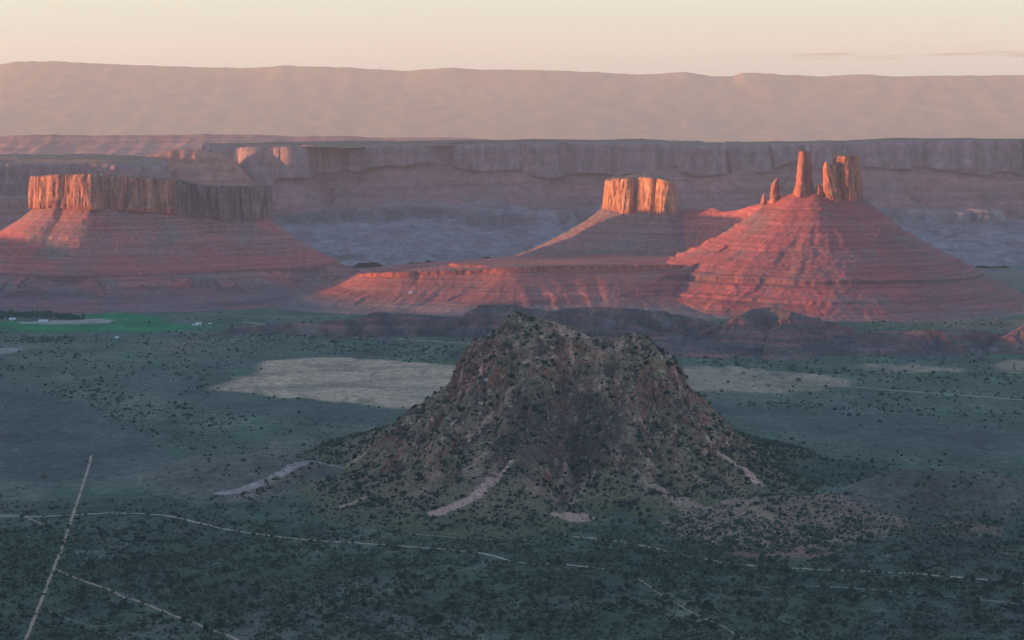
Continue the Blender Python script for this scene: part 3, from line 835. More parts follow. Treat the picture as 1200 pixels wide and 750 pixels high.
# ------------------------------------------------------------------ tower butte
def tower_butte():
    D = 8600.0
    root = empty('butte', (xat(965, D), D, 0))
    tag(root, 'tall red cone butte carrying two rock towers and smaller spires', 'butte')
    # crest skeleton
    K = np.array([[xat(p[0], p[2], p[1]), p[2], zat(p[1], p[2])] for p in
                  [(866, 262, 8700), (885, 249, 8680), (903, 235, 8660), (920, 228.5, 8640), (935, 225, 8610), (955, 222.5, 8600), (972, 228, 8595), (985, 227, 8595), (1008, 227.5, 8600)]])
    pr = [(0, 0), (40, 38), (110, 98), (220, 169), (316, 216), (412, 276), (520, 330), (800, 400)]
    xs, ys, X, Y = grid_xy(xat(560, 8500), xat(1290, 8500), 7550, 9300, 3.4, 3.8)
    Z, d, S = skirt(X, Y, K, pr, scales=(1.22, 1.06, 1.5, 1.0), closed=False, R_ang=220)
    # spur running to the lower left
    K2 = np.array([[xat(p[0], p[2], p[1]), p[2], zat(p[1], p[2])] for p in
                   [(905, 250, 8600), (862, 281, 8500), (822, 306, 8400), (777, 324, 8270), (746, 336, 8190), (715, 350, 8110), (690, 364, 8040)]])
    Z2, d2, S2 = skirt(X, Y, K2, [(0, 0), (40, 22), (110, 62), (220, 110), (400, 190), (700, 330), (1500, 700)], scales=(1, 1, 1.2, 1), closed=False, R_ang=220)
    m = Z2 > Z
    Z = np.maximum(Z, Z2); d = np.where(m, d2 + 60, d); S = np.where(m, S2, S)
    S = S + 16 * fbm(X / 70, Y / 70, 163, 3)
    g = ridged(S / 130, d / 900, 164, 3); g2 = ridged(S / 50, d / 500, 166, 2)
    rt = sstep(1180, 1000, X) * 0.9 + 0.1
    Z = Z - rt * (1 - g) * 7 * sstep(20, 300, d) - rt * (1 - g2) * 4 * sstep(40, 200, d) + 1.8 * fbm(X / 20, Y / 20, 165, 4)
    w1 = 5 * fbm(X / 260, Y / 260, 168, 2)
    for z0, w, k in ((268, 6, 0.5), (250, 5, 0.55), (214, 6, 0.5), (188, 5, 0.55), (150, 6, 0.55), (68, 13, 0.33), (22, 8, 0.45)):
        Z = ledge(Z, z0 + w1, w, k)
    c = talus_col(X, Y, Z, slope_of(Z, xs, ys), 167, 0.65, gul=sstep(0.5, 0.0, g))
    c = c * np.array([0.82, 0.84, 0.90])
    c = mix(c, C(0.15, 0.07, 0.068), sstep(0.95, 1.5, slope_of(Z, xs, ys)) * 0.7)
    c = mix(c, SCRUB * 1.1, sstep(120, 420, X - xat(965, D)) * 0.55 * sstep(-0.5, 0.4, fbm(X / 60, Y / 60, 169, 3)))
    c = mix(c, GREY, sstep(0, -25, Z) * 0.7)
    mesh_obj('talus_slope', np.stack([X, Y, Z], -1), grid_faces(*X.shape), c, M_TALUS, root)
    fl = [(17, 3.6, 1), (8, 2.0, 2)]
    cc = cliff_col(171, 0.5, base=C(0.37, 0.125, 0.08), dark=C(0.17, 0.085, 0.075), light=C(0.48, 0.21, 0.12))
    o = tower('rock_tower', [(177.3, 936.8, 948.6), (180, 936.5, 949), (186, 936, 950.5), (192, 935.3, 950.8), (200, 934.6, 951), (211, 933.6, 951), (219, 932, 953), (226, 928.5, 955)],
              8610, 0.95, 60, 110, [(14, 1.5, 1), (6, 0.9, 2)], 172, M_CLIFF, root,
              cliff_col(171, 0.7, base=C(0.31, 0.105, 0.075), dark=C(0.15, 0.08, 0.07), light=C(0.40, 0.17, 0.11)), sq=5, rot=16)
    o['label'] = 'slender leaning-free square rock tower on the cone summit'
    o['label'] = 'slender upright rock tower, narrower of the two on the cone summit'
    o = tower('rock_tower', [(182.6, 979, 1004.5), (185, 977.2, 1005.7), (190, 976.6, 1006.5), (196, 976.5, 1007.5), (202, 976.3, 1009), (215, 976.5, 1009.5), (224, 980, 1009.3), (230, 981, 1010)],
              8600, 1.0, 60, 130, [(26, 4.0, 1), (11, 2.5, 2)], 173, M_CLIFF, root, cc, sq=5, rot=42)
    o['label'] = 'wide blocky rock tower, one side lit orange and one side grey'
    o = tower('rock_spire', [(189.5, 967, 968.6), (192, 966, 970), (197, 964.6, 974), (205, 965, 979), (215, 965, 982), (224, 966, 985), (232, 972, 985)],
              8580, 1.0, 44, 80, fl, 174, M_CLIFF, root, cc)
    o['label'] = 'jagged lit pinnacle leaning on the wide rock tower'
    tower('rock_spire', [(193.5, 972.5, 980), (197, 970.5, 982), (203, 969, 984), (230, 967, 987)], 8590, 1.2, 36, 80, fl, 178, M_CLIFF, root, cc)
    o = tower('rock_spire', [(215.5, 958.8, 961), (218, 957, 962.5), (224, 954.5, 965)], 8590, 1.0, 20, 50, fl, 175, M_CLIFF, root, cc)
    o['label'] = 'short knob of rock between the two towers'
    o = tower('rock_spire', [(208.8, 910.3, 911.6), (212, 907.5, 912.5), (215, 904.6, 913), (222, 903.2, 913.8), (233, 902, 915)], 8650, 0.9, 34, 60, [(9, 2.2, 1), (4, 1, 2)], 176, M_CLIFF, root, cc)
    o['label'] = 'small lit spire standing alone on the ridge'
    tower('rock_spire', [(227, 894.7, 895.8), (231, 893.2, 897.5), (241, 889, 901)], 8690, 0.9, 20, 40, [(9, 1.5, 1)], 177, M_CLIFF, root, cc)
tower_butte()

# ------------------------------------------------------------------ dark badland hills before the buttes
def badlands():
    sets = [('low dark purple ridge beside the pale grass flat, just behind the dirt road', 7330,
             [(270, 384), (330, 380), (370, 377), (410, 374), (440, 366), (480, 369), (540, 370), (556, 366), (564, 358.5), (604, 357.5), (640, 363), (670, 366)], 181, 7000),
            ('dark flat-crested ridge showing above the shoulder of the scrubby foreground butte', 7130,
             [(630, 372), (660, 363), (700, 359), (735, 360), (780, 366), (822, 375), (850, 384)], 182, 6700),
            ('dark rounded hill with a small lit red cap below the tower butte', 6950,
             [(720, 410), (770, 397), (830, 382), (868, 366), (885, 362), (905, 360.5), (925, 364), (942, 369), (985, 381), (1015, 391)], 183, 6560),
            ('low dark broken ridge with lit red crags below the tower butte slope', 6900,
             [(985, 396), (1020, 390), (1060, 387), (1100, 384), (1132, 386), (1165, 391), (1182, 390), (1196, 382), (1215, 377), (1270, 374), (1350, 384), (1440, 398)], 184, 6480)]
    for label, D, crest, seed, yf in sets:
        K = np.array([[xat(p[0], D, p[1]), D + 35 * math.sin(i * 1.7), zat(p[1], D)] for i, p in enumerate(crest)])
        root_loc = (float(K[:, 0].mean()), D, 0)
        xs, ys, X, Y = grid_xy(K[0, 0] - 150, K[-1, 0] + 150, yf - 120, D + 420, 2.8, 3.4)
        Z, d, S = skirt(X, Y, K, [(0, 0), (25, 10), (100, 33), (200, 57), (330, 84), (460, 110), (700, 150)], closed=False, R_ang=60)
        S = S + 14 * fbm(X / 50, Y / 50, seed, 3)
        g = ridged(S / 110 + Y / 400, d / 330, seed + 20, 3); g2 = ridged(S / 42 + Y / 170, d / 200, seed + 40, 2)
        Z = Z - (1 - g) * 32 * sstep(5, 120, d) - (1 - g2) * 12 * sstep(5, 80, d) + 1.5 * fbm(X / 14, Y / 14, seed + 60, 3)
        Z = Z + 3.0 * np.maximum(fbm(X / 18, Y / 40, seed + 90, 3), 0) * sstep(40, 0, d)
        for z0 in (60, 20):
            Z = ledge(Z, z0 + 4 * fbm(X / 150, Y / 150, seed + 80, 2), 7, 0.42)
        red = C(0.125, 0.072, 0.068)
        c = talus_col(X, Y, Z, slope_of(Z, xs, ys), seed + 70, 0.75, red=red)
        c = mix(c, C(0.075, 0.075, 0.068), sstep(-0.1, 0.5, fbm(X / 50, Y / 50, seed + 75, 3)) * 0.6)
        c = mix(c, C(0.055, 0.045, 0.046), sstep(0.55, 0.1, g) * 0.6)
        c = mix(c, C(0.20, 0.125, 0.115), sstep(0.75, 0.95, g) * 0.6)
        c = mix(c, C(0.10, 0.10, 0.085), sstep(-8, -20, Z) * 0.8)
        o = mesh_obj('badland_hill', np.stack([X, Y, Z], -1), grid_faces(*X.shape), c, M_BAD, origin=root_loc)
        tag(o, label, 'hill', kind='structure')
badlands()

# ------------------------------------------------------------------ the scrubby butte in front
HD = 4700.0
SIL = [(150, 585), (250, 572), (330, 552), (400, 530), (440, 507), (480, 482), (510, 465), (523, 453), (529, 440), (536, 424), (546, 405), (560, 397), (580, 389), (591, 373), (605, 366),
       (625, 370), (650, 375), (665, 382), (690, 393), (715, 398), (735, 392), (748, 390), (760, 395), (773, 409), (793, 421), (801, 432), (807, 452), (830, 476), (860, 500), (900, 526), (950, 543), (1020, 556), (1100, 575)]
HS = np.array([[xat(p[0], HD, p[1]), zat(p[1], HD)] for p in SIL])
HXL, HXR = xat(605, HD), xat(752, HD)

def hill_z(X, Y, full=True):
    tx = np.clip(X, HXL, HXR)
    dx = X - tx; dy = Y - HD
    d = np.sqrt(dx * dx + dy * dy) + 1e-6
    ux, uy = dx / d, dy / d
    zc = np.interp(tx, HS[:, 0], HS[:, 1])
    zl = np.interp(HXL - d, HS[:, 0], HS[:, 1]) - np.interp(HXL, HS[:, 0], HS[:, 1])
    zr = np.interp(HXR + d, HS[:, 0], HS[:, 1]) - np.interp(HXR, HS[:, 0], HS[:, 1])
    zf = -np.interp(d, [0, 30, 90, 160, 260, 380, 480, 600, 760], [0, 16, 58, 106, 164, 216, 246, 270, 300])
    p = 1.7 - 0.85 * sstep(110, 260, d)
    wl = np.where(ux < 0, ux * ux, 0) ** p; wr = np.where(ux > 0, ux * ux, 0) ** p
    wf = np.maximum(1 - wl - wr, 0)
    return zc + wl * zl + wr * zr + wf * zf, d, ux, uy

def surface_at(px, py, fn):
    """march the view ray until it meets height function fn"""
    rx, ry, rz = ray(px, py)
    t = np.linspace(3600, 5400, 900)
    x, y, z = rx * t, ry * t, CAM_Z + rz * t
    h = fn(x, y)
    i = np.argmax(z < h)
    return float(x[i]), float(y[i])

def hill_or_ground(x, y):
    return np.maximum(hill_z(x, y)[0], ground_z(x, y))

SPURS = [([surface_at(p[0], p[1], hill_or_ground) for p in P], h, w) for P, h, w in (
    ([(600, 385), (585, 425), (555, 470), (520, 520), (480, 560)], 20, 34),
    ([(640, 392), (640, 440), (625, 500), (610, 560)], 12, 26),
    ([(680, 405), (668, 450), (662, 510), (645, 570)], -22, 30),
    ([(748, 402), (728, 450), (712, 510), (715, 570)], 22, 36),
    ([(770, 430), (768, 480), (775, 530), (790, 570)], -14, 26),
    ([(800, 455), (830, 505), (868, 545)], 12, 26),
    ([(560, 405), (540, 445), (505, 490)], -10, 20))]

def hill_full(X, Y):
    wx = X + 14 * fbm(X / 70, Y / 70, 201, 3); wy = Y + 14 * fbm(X / 70, Y / 70, 202, 3)
    Z, d, ux, uy = hill_z(wx * 0.75 + X * 0.25, wy)
    ang = np.arctan2(ux, -uy)
    s = np.clip(X, HXL, HXR) + 190 * ang
    hgt = np.clip(Z / 285.0, 0, 1)
    back = sstep(60, -40, Y - HD)
    s = s + 18 * fbm(X / 60, Y / 60, 204, 3)
    g = ridged(s / 105, d / 700, 203, 3)
    g2 = ridged(s / 40, d / 260, 205, 3)
    amp = sstep(15, 140, d) * sstep(0.02, 0.25, hgt)
    Z = Z - (1 - g) * 30 * amp * back - (1 - g2) * 12 * amp
    crag = sstep(0.35, 0.75, hgt + 0.18 * fbm(X / 90, Y / 90, 206, 3))
    sidecliff = 0.35 + 0.65 * sstep(90, 175, np.abs(X - 118))
    mid = sstep(0.12, 0.3, hgt) * sstep(-0.1, 0.4, fbm(X / 110, Y / 110, 218, 2))
    Z = Z + np.maximum(crag * sidecliff, 0.5 * mid) * (9 * ridged(X / 34, Y / 34, 207, 3) - 5.0) + (0.35 + crag) * 2.2 * fbm(X / 10, Y / 10, 208, 3)
    # spurs running down from the two summits and the ravine between them
    for P, h, w in SPURS:
        dd = np.full(X.shape, 1e9)
        for (a, b) in zip(P[:-1], P[1:]):
            ex, ey = b[0] - a[0], b[1] - a[1]
            t = np.clip(((wx - a[0]) * ex + (wy - a[1]) * ey) / (ex * ex + ey * ey + 1e-9), 0, 1)
            dd = np.minimum(dd, np.hypot(wx - a[0] - t * ex, wy - a[1] - t * ey))
        Z = Z + h * np.exp(-(dd / w) ** 2) * sstep(25, 120, d)
    # outcrop ledges
    oc = sstep(0.05, 0.45, fbm(X / 80, Y / 80, 209, 3)) * sstep(0.15, 0.4, hgt)
    st = 30.0
    q = (Z + 9 * fbm(X / 60, Y / 60, 210, 3)) / st
    fr = q - np.floor(q)
    Z = Z + oc * (0.25 + 0.75 * sidecliff) * st * 1.1 * (np.where(fr < 0.5, 0.5 * (2 * fr) ** 2.6, 1 - 0.5 * (2 - 2 * fr) ** 2.6) - fr) * 0.8
    return Z, d, s, g, g2, crag, oc, hgt

# bare scree streaks: photo polylines (x, y, half width in metres)
SCREE = [([(600, 528), (582, 548), (558, 574), (534, 590), (508, 600)], (5, 17), 1.0), ([(826, 512), (848, 530), (870, 547), (890, 564)], (6, 11), 1.0),
         ([(425, 522), (370, 541), (330, 556), (290, 572), (262, 578)], (8, 15), 0.95), ([(428, 581), (402, 593)], (6, 7), 0.9), ([(654, 604), (688, 608)], (14, 17), 0.9),
         ([(692, 552), (670, 582)], (5, 8), 0.55), ([(664, 518), (650, 560)], (4, 6), 0.45), ([(575, 520), (545, 542)], (5, 7), 0.6), ([(725, 404), (700, 412), (690, 404)], (8, 8), 0.5),
         ([(770, 560), (800, 590), (830, 600)], (16, 20), 0.5), ([(540, 500), (500, 530)], (4, 5), 0.5), ([(745, 540), (770, 570)], (4, 7), 0.5), ([(520, 545), (470, 585)], (4, 6), 0.4),
         ([(860, 520), (905, 556)], (4, 5), 0.6), ([(600, 450), (560, 500)], (4, 6), 0.45), ([(655, 385), (690, 398)], (10, 6), 0.6)]

SCREE_W = [([surface_at(px, py, hill_or_ground) for px, py in P], hw, k) for P, hw, k in SCREE]

def strip_mask(X, Y, polys):
    m = np.zeros(X.shape)
    w = 7 * fbm(X / 14, Y / 14, 220, 3)
    for P, hw, k in polys:
        d = np.full(X.shape, 1e9)
        n_ = len(P) - 1
        for q, (a, b) in enumerate(zip(P[:-1], P[1:])):
            ex, ey = b[0] - a[0], b[1] - a[1]
            t = np.clip(((X - a[0]) * ex + (Y - a[1]) * ey) / (ex * ex + ey * ey + 1e-9), 0, 1)
            d = np.minimum(d, np.hypot(X - a[0] - t * ex, Y - a[1] - t * ey) - (hw[0] + (hw[1] - hw[0]) * (q + t) / n_))
        m = np.maximum(m, k * sstep(2, -3, d + w))
    return m


build_ground()

def fit_skyline():
    # nudge the crest heights until the rough butte's skyline follows the intended one
    xs, ys, X, Y = grid_xy(-500, 520, 4350, 4900, 3.0, 5.0)
    for _ in range(2):
        Z = hill_full(X, Y)[0]
        qx, qy = project(X, Y, Z)
        b = np.clip(((qx - 380) / 3).astype(int), 0, 179)
        top = np.full(180, 1e9); np.minimum.at(top, b.ravel(), qy.ravel())
        want = np.interp(380 + 3 * np.arange(180) + 1.5, [p[0] for p in SIL], [p[1] for p in SIL])
        ok = top < 1e8
        dz = np.interp((np.array([p[0] for p in SIL]) - 381.5) / 3, np.arange(180)[ok], (top - want)[ok]) * HD * PXA
        dz[[0, 1, 2, -1, -2]] = 0
        HS[:, 1] += 0.8 * np.clip(dz, -30, 30)

def front_butte():
    fit_skyline()
    xs, ys, X, Y = grid_xy(-720, 720, 3980, 5300, 2.0, 2.6)
    Z, d, s, g, g2, crag, oc, hgt = hill_full(X, Y)
    sl = slope_of(Z, xs, ys)
    n = fbm(X / 70, Y / 70, 211, 4); n3 = fbm(X / 7, Y / 9, 212, 3)
    c = C(0.150, 0.130, 0.086) + 0 * X[..., None]
    c = mix(c, C(0.18, 0.175, 0.095), sstep(0.1, 0.6, n) * 0.55)
    c = mix(c, C(0.27, 0.19, 0.15), sstep(-0.05, 0.4, fbm(s / 20, d / 150, 213, 4)) * 0.75 * sstep(0.05, 0.2, hgt))
    c = mix(c, C(0.062, 0.046, 0.042), sstep(0.0, 0.3, fbm(X / 35, Y / 35, 214, 3)) * sstep(0.1, 0.3, hgt) * 0.85)
    c = mix(c, C(0.20, 0.10, 0.078), sstep(1.15, 2.0, sl) * 0.9)
    c = mix(c, C(0.10, 0.055, 0.048), sstep(1.9, 3.2, sl) * 0.7)
    c = mix(c, C(0.48, 0.33, 0.255), sstep(0.33, 0.5, fbm(X / 16, Y / 16, 216, 3)) * 0.7 * sstep(0.12, 0.35, hgt))
    qx, qy = project(X, Y, Z)
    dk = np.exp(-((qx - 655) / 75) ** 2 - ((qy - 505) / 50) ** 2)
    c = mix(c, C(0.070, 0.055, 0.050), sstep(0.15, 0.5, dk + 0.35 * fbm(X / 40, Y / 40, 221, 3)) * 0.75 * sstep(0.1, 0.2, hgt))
    c = mix(c, C(0.30, 0.24, 0.19), sstep(0.40, 0.6, fbm(s / 9, d / 60, 219, 3)) * 0.5 * sstep(0.12, 0.3, hgt))
    c = mix(c, G_SAGE * 0.95, sstep(0.11, 0.01, hgt + 0.05 * n) * 0.8)
    c = c * (1 + 0.3 * n3[..., None])
    c = mix(c, C(0.42, 0.28, 0.235) * (1 + 0.25 * n3[..., None]), strip_mask(X, Y, SCREE_W))
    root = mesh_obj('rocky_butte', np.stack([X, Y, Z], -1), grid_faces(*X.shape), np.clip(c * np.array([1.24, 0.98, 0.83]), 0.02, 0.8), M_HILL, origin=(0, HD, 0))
    tag(root, 'dark rugged scrub-covered butte with craggy twin summit standing alone in the foreground', 'butte')
    return xs, ys, Z
H_XS, H_YS, H_Z = front_butte()

def grid_sample(xs, ys, Z, x, y):
    fx = np.clip((x - xs[0]) / (xs[1] - xs[0]), 0, len(xs) - 1.001); fy = np.clip((y - ys[0]) / (ys[1] - ys[0]), 0, len(ys) - 1.001)
    i = fx.astype(int); j = fy.astype(int); a = fx - i; b = fy - j
    return (Z[j, i] * (1 - a) + Z[j, i + 1] * a) * (1 - b) + (Z[j + 1, i] * (1 - a) + Z[j + 1, i + 1] * a) * b

def land_z(x, y):
    z = ground_z(x, y)
    h = grid_sample(H_XS, H_YS, H_Z, x, y)
    ok = (x > H_XS[0]) & (x < H_XS[-1]) & (y > H_YS[0]) & (y < H_YS[-1])
    return np.where(ok, np.maximum(z, h), z)

# ------------------------------------------------------------------ roads, tracks, river
M_ROAD = land_mat('bare_dirt', (0.3, 0.08), 0.3)

def road(name, label, cat, pts, hw, col, ragged=0.4, seed=0, lift=0.45, mat=None, gaps=0.0):
    P = np.array(pts, float)
    x, y = ground_at(P[:, 0], P[:, 1])
    Q = chaikin(np.stack([x, y], 1), 2, closed=False)
    Q, s = resample(Q, 4.0, closed=False)
    tg = np.gradient(Q, axis=0); tg /= np.linalg.norm(tg, axis=1)[:, None]
    nrm = np.stack([tg[:, 1], -tg[:, 0]], 1)
    w = hw * (1 + ragged * fbm(s / 22, s * 0 + 7, seed, 3))
    if gaps: w = w * np.clip(sstep(gaps - 0.9, gaps - 0.6, fbm(s / 60, s * 0, seed + 1, 3)), 0.12, 1)
    mid = Q + nrm * (1.2 * ragged * fbm(s / 40, s * 0 + 2, seed + 2, 3))[:, None] * 2
    cols = []
    for k in (-1, -0.4, 0.4, 1):
        j = np.maximum(1 + 1.3 * ragged * fbm(s / 9, s * 0 + k * 9, seed + 4, 3), 0.15)
        p = mid + nrm * (w * k * j)[:, None]
        z = land_z(p[:, 0], p[:, 1]) + lift - (0.3 if abs(k) == 1 else 0)
        cols.append(np.column_stack([p, z]))
    V = np.stack(cols, 1)
    n = fbm(V[..., 0] / 12, V[..., 1] / 12, seed + 6, 3)[..., None]
    c = np.array(col) * (1 + 0.25 * n)
    o = mesh_obj(name, V, grid_faces(V.shape[0], V.shape[1]), np.clip(c, 0.02, 0.9), mat or M_ROAD)
    tag(o, label, cat, kind='structure')
    return mid

DIRT = (0.46, 0.27, 0.18); PALE = (0.46, 0.33, 0.235)
TRACKS = []
TRACKS.append(road('road', 'straight pale dirt track running from the dark sage flat down out of the frame', 'track',
     [(107, 534), (105, 543), (100, 560), (90, 590), (80, 620), (69, 652), (62, 668), (52, 695), (40, 725), (30, 750), (22, 770)], 2.2, DIRT, 0.45, 300, gaps=0.25))
TRACKS.append(road('road', 'thin dirt track branching off the straight track through dense scrub', 'track',
     [(64, 667), (90, 678), (128, 691), (145, 700), (166, 706), (200, 720), (240, 735), (275, 748), (300, 758)], 2.6, DIRT, 0.5, 301, gaps=0.2))
TRACKS.append(road('path', 'faint short trail under the branching track', 'trail', [(50, 712), (75, 724), (105, 733), (140, 747), (160, 757)], 1.2, (0.27, 0.2, 0.17), 0.6, 302, gaps=0.05))
TRACKS.append(road('road', 'winding pale wash and dirt road crossing the scrub below the foreground butte', 'road',
     [(-15, 604), (40, 606), (90, 603), (150, 601), (200, 604), (240, 615), (280, 623), (310, 627), (350, 632), (430, 637), (500, 642), (560, 647), (585, 653), (600, 659), (660, 661), (708, 667)], 3.5, PALE, 0.6, 303, gaps=0.22))
TRACKS.append(road('road', 'dirt road leaving the foot of the foreground butte toward the lower corner', 'road',
     [(672, 629), (700, 631), (740, 637), (770, 643), (800, 651), (850, 660), (900, 664), (960, 668), (1050, 671), (1120, 676), (1215, 685)], 3.8, PALE, 0.55, 304, gaps=0.25))
TRACKS.append(road('path', 'broken pale streambed nearest the lower corner', 'wash',
     [(905, 688), (960, 687), (1010, 690), (1060, 694), (1110, 699), (1160, 704), (1215, 710)], 2.2, (0.33, 0.27, 0.23), 0.6, 305, gaps=-0.05))
TRACKS.append(road('path', 'narrow yellowish trail curving through the nearest scrub at the bottom edge', 'trail',
     [(748, 678), (770, 694), (800, 712), (830, 727), (860, 741), (880, 756)], 1.5, (0.34, 0.25, 0.17), 0.6, 306, gaps=0.2))
TRACKS.append(road('path', 'faint trail along the olive grass at the foot of the butte', 'trail',
     [(485, 626), (520, 629), (560, 632), (600, 634), (645, 633)], 1.6, (0.30, 0.24, 0.18), 0.5, 309, gaps=0.1))
TRACKS.append(road('path', 'short pale trail left of the straight track', 'trail',
     [(-10, 604), (20, 603), (35, 608), (52, 615)], 2.0, PALE, 0.5, 310, gaps=0.2))
road('road', 'wide pale dirt road passing in front of the low dark ridge', 'road',
     [(285, 377), (315, 381), (350, 388), (390, 394), (440, 397), (490, 399), (540, 401.5), (585, 405)], 7.0, (0.38, 0.27, 0.24), 0.3, 307, gaps=0.4)
road('road', 'pale straight road beyond the foreground butte near the second grass flat', 'road',
     [(980, 452), (1010, 454), (1050, 458), (1100, 461), (1150, 465), (1215, 470)], 4.5, (0.40, 0.34, 0.27), 0.35, 308, gaps=0.4)
road('path', 'thin farm road past the green fields', 'road',
     [(200, 363), (230, 366), (260, 369), (300, 371), (345, 371)], 5.0, (0.30, 0.22, 0.19), 0.3, 311, gaps=0.3)

M_WATER = bpy.data.materials.new('river_water'); M_WATER.use_nodes = True
_b = M_WATER.node_tree.nodes['Principled BSDF']
_b.inputs['Base Color'].default_value = (0.20, 0.19, 0.16, 1); _b.inputs['Roughness'].default_value = 0.12
road('river', 'pale calm river showing beyond the end of the red bench', 'river',
     [(425, 319.5), (455, 317), (490, 315.2), (520, 313), (560, 309.5), (600, 307.5), (650, 306)], 34, (0.3, 0.3, 0.3), 0.3, 312, lift=1.2, mat=M_WATER)

# ------------------------------------------------------------------ plants
def ico(sub):
    t = (1 + 5 ** 0.5) / 2
    v = np.array([(-1, t, 0), (1, t, 0), (-1, -t, 0), (1, -t, 0), (0, -1, t), (0, 1, t), (0, -1, -t), (0, 1, -t), (t, 0, -1), (t, 0, 1), (-t, 0, -1), (-t, 0, 1)], float)
    f = [(0, 11, 5), (0, 5, 1), (0, 1, 7), (0, 7, 10), (0, 10, 11), (1, 5, 9), (5, 11, 4), (11, 10, 2), (10, 7, 6), (7, 1, 8),
         (3, 9, 4), (3, 4, 2), (3, 2, 6), (3, 6, 8), (3, 8, 9), (4, 9, 5), (2, 4, 11), (6, 2, 10), (8, 6, 7), (9, 8, 1)]
    v = [tuple(x / np.linalg.norm(x)) for x in v]
    for _ in range(sub):
        cache = {}; nf = []
        def mid(a, b):
            k = (min(a, b), max(a, b))
            if k not in cache:
                m = np.array(v[a]) + np.array(v[b]); v.append(tuple(m / np.linalg.norm(m))); cache[k] = len(v) - 1
            return cache[k]
        for a, b, c in f:
            ab, bc, ca = mid(a, b), mid(b, c), mid(c, a)
            nf += [(a, ab, ca), (b, bc, ab), (c, ca, bc), (ab, bc, ca)]
        f = nf
    return np.array(v), np.array(f)

ICO0, ICO1, ICO2 = ico(0), ico(1), ico(2)
rng = np.random.default_rng(5)

def blobs(x, y, z, rx, rz, base, jit, cols, cj=0.25):
    """many bushes in one mesh: each its own lumpy closed shape"""
    bv, bf = base
    n, m = len(x), len(bv)
    k = 1 + jit * rng.uniform(-1, 1, (n, m))
    a = rng.uniform(0, 2 * math.pi, n)
    ca, sa = np.cos(a)[:, None], np.sin(a)[:, None]
    asp = rng.uniform(0.75, 1.25, n)[:, None]
    vx = bv[None, :, 0] * k * asp; vy = bv[None, :, 1] * k / asp; vz = bv[None, :, 2] * k
    V = np.stack([x[:, None] + (vx * ca - vy * sa) * rx[:, None], y[:, None] + (vx * sa + vy * ca) * rx[:, None],
                  z[:, None] + (vz + 0.55) * rz[:, None]], -1)
    F = (bf[None] + (np.arange(n) * m)[:, None, None]).reshape(-1, 3)
    c = cols[:, None, :] * (1 + cj * rng.uniform(-1, 1, (n, m, 1)))
    return V.reshape(-1, 3), F, np.clip(c.reshape(-1, 3), 0.005, 0.9)

def shrub_density(x, y):
    n1 = fbm(x / 180, y / 260, 401, 4); n2 = fbm(x / 40, y / 55, 402, 3)
    clump = np.clip(0.55 + 1.1 * n2 + 0.5 * n1, 0.02, 2.2)
    near = sstep(4450, 3900, y + 250 * n1)
    r = 0.0016 * clump * np.clip(1 + 1.5 * n1, 0.1, 3) + near * 0.052 * clump
    r = r + 0.012 * zmask(x, y, Z_PINK, 20, 30) * np.clip(1 + 0.7 * n2, 0.2, 2)
    r = r + 0.024 * zmask(x, y, Z_DENSE, 30, 40) * clump
    r = r + 0.004 * zmask(x, y, Z_OLIVE[:1], 30, 60) * clump
    r = r * (1 - 0.93 * zmask(x, y, Z_DARK, 40, 60))
    r = r + 0.007 * zmask(x, y, Z_BELT, 20, 60, (120, 200)) * clump
    r = r * (1 - 0.985 * zmask(x, y, Z_PALE[:1], 22, 60, (130, 420))) * (1 - 0.75 * zmask(x, y, Z_PALE[1:], 30, 70, (110, 260))) * (1 - zmask(x, y, Z_GREEN, 6, 5)) * (1 - 0.8 * zmask(x, y, Z_BARE, 6, 10))
    h = grid_sample(H_XS, H_YS, H_Z, x, y)
    on = (x > H_XS[0]) & (x < H_XS[-1]) & (y > H_YS[0]) & (y < H_YS[-1]) & (h > ground_z(x, y) + 2)
    rh = 0.0135 * np.clip(0.9 + 1.2 * n2 + 0.4 * n1, 0.1, 2.4) * (1 - 0.95 * strip_mask(x, y, SCREE_W)) * (1 + 1.2 * sstep(200, 420, x) * sstep(120, 20, h))
    r = np.where(on, rh, r)
    return r

Z_BELT = [zone([(330, 388), (420, 403), (540, 408), (560, 424), (480, 422), (380, 412), (310, 398)]),
          zone([(800, 410), (900, 425), (1000, 433), (1200, 440), (1210, 452), (1050, 448), (1000, 440), (900, 432), (810, 424)]),
          zone([(860, 470), (1210, 478), (1210, 492), (900, 482)]),
          zone([(45, 458), (100, 470), (160, 505), (190, 520), (150, 470), (110, 452)]),
          zone([(-20, 395), (90, 394), (95, 400), (-20, 403)]), zone([(230, 390), (340, 392), (340, 402), (240, 400)])]

def scatter(y0, y1, rmax, half=0.205):
    area = half * (y1 * y1 - y0 * y0)
    n = int(area * rmax)
    y = np.sqrt(rng.uniform(y0 * y0, y1 * y1, n)); x = rng.uniform(-half, half, n) * y
    keep = rng.uniform(0, rmax, n) < shrub_density(x, y)
    return x[keep], y[keep]

px_, py_ = [], []
for y0, y1, rm in ((3080, 4400, 0.115), (4400, 5400, 0.045), (5400, 7900, 0.014)):
    a, b = scatter(y0, y1, rm); px_.append(a); py_.append(b)
SX = np.concatenate(px_); SY = np.concatenate(py_)
dmin = np.full(SX.shape, 1e9)
for T in TRACKS:
    for i in range(0, len(T), 3):
        m = (np.abs(SX - T[i, 0]) < 15) & (np.abs(SY - T[i, 1]) < 15)
        dmin[m] = np.minimum(dmin[m], np.hypot(SX[m] - T[i, 0], SY[m] - T[i, 1]))
k = (dmin > 5.0) | (rng.uniform(0, 1, len(SX)) < 0.12)
SX, SY = SX[k], SY[k]
SZ = land_z(SX, SY)
ONHILL = SZ > ground_z(SX, SY) + 6
SR = np.clip(rng.lognormal(math.log(1.3), 0.5, len(SX)), 0.5, 4.2) * (1 + 0.25 * sstep(4500, 6500, SY))
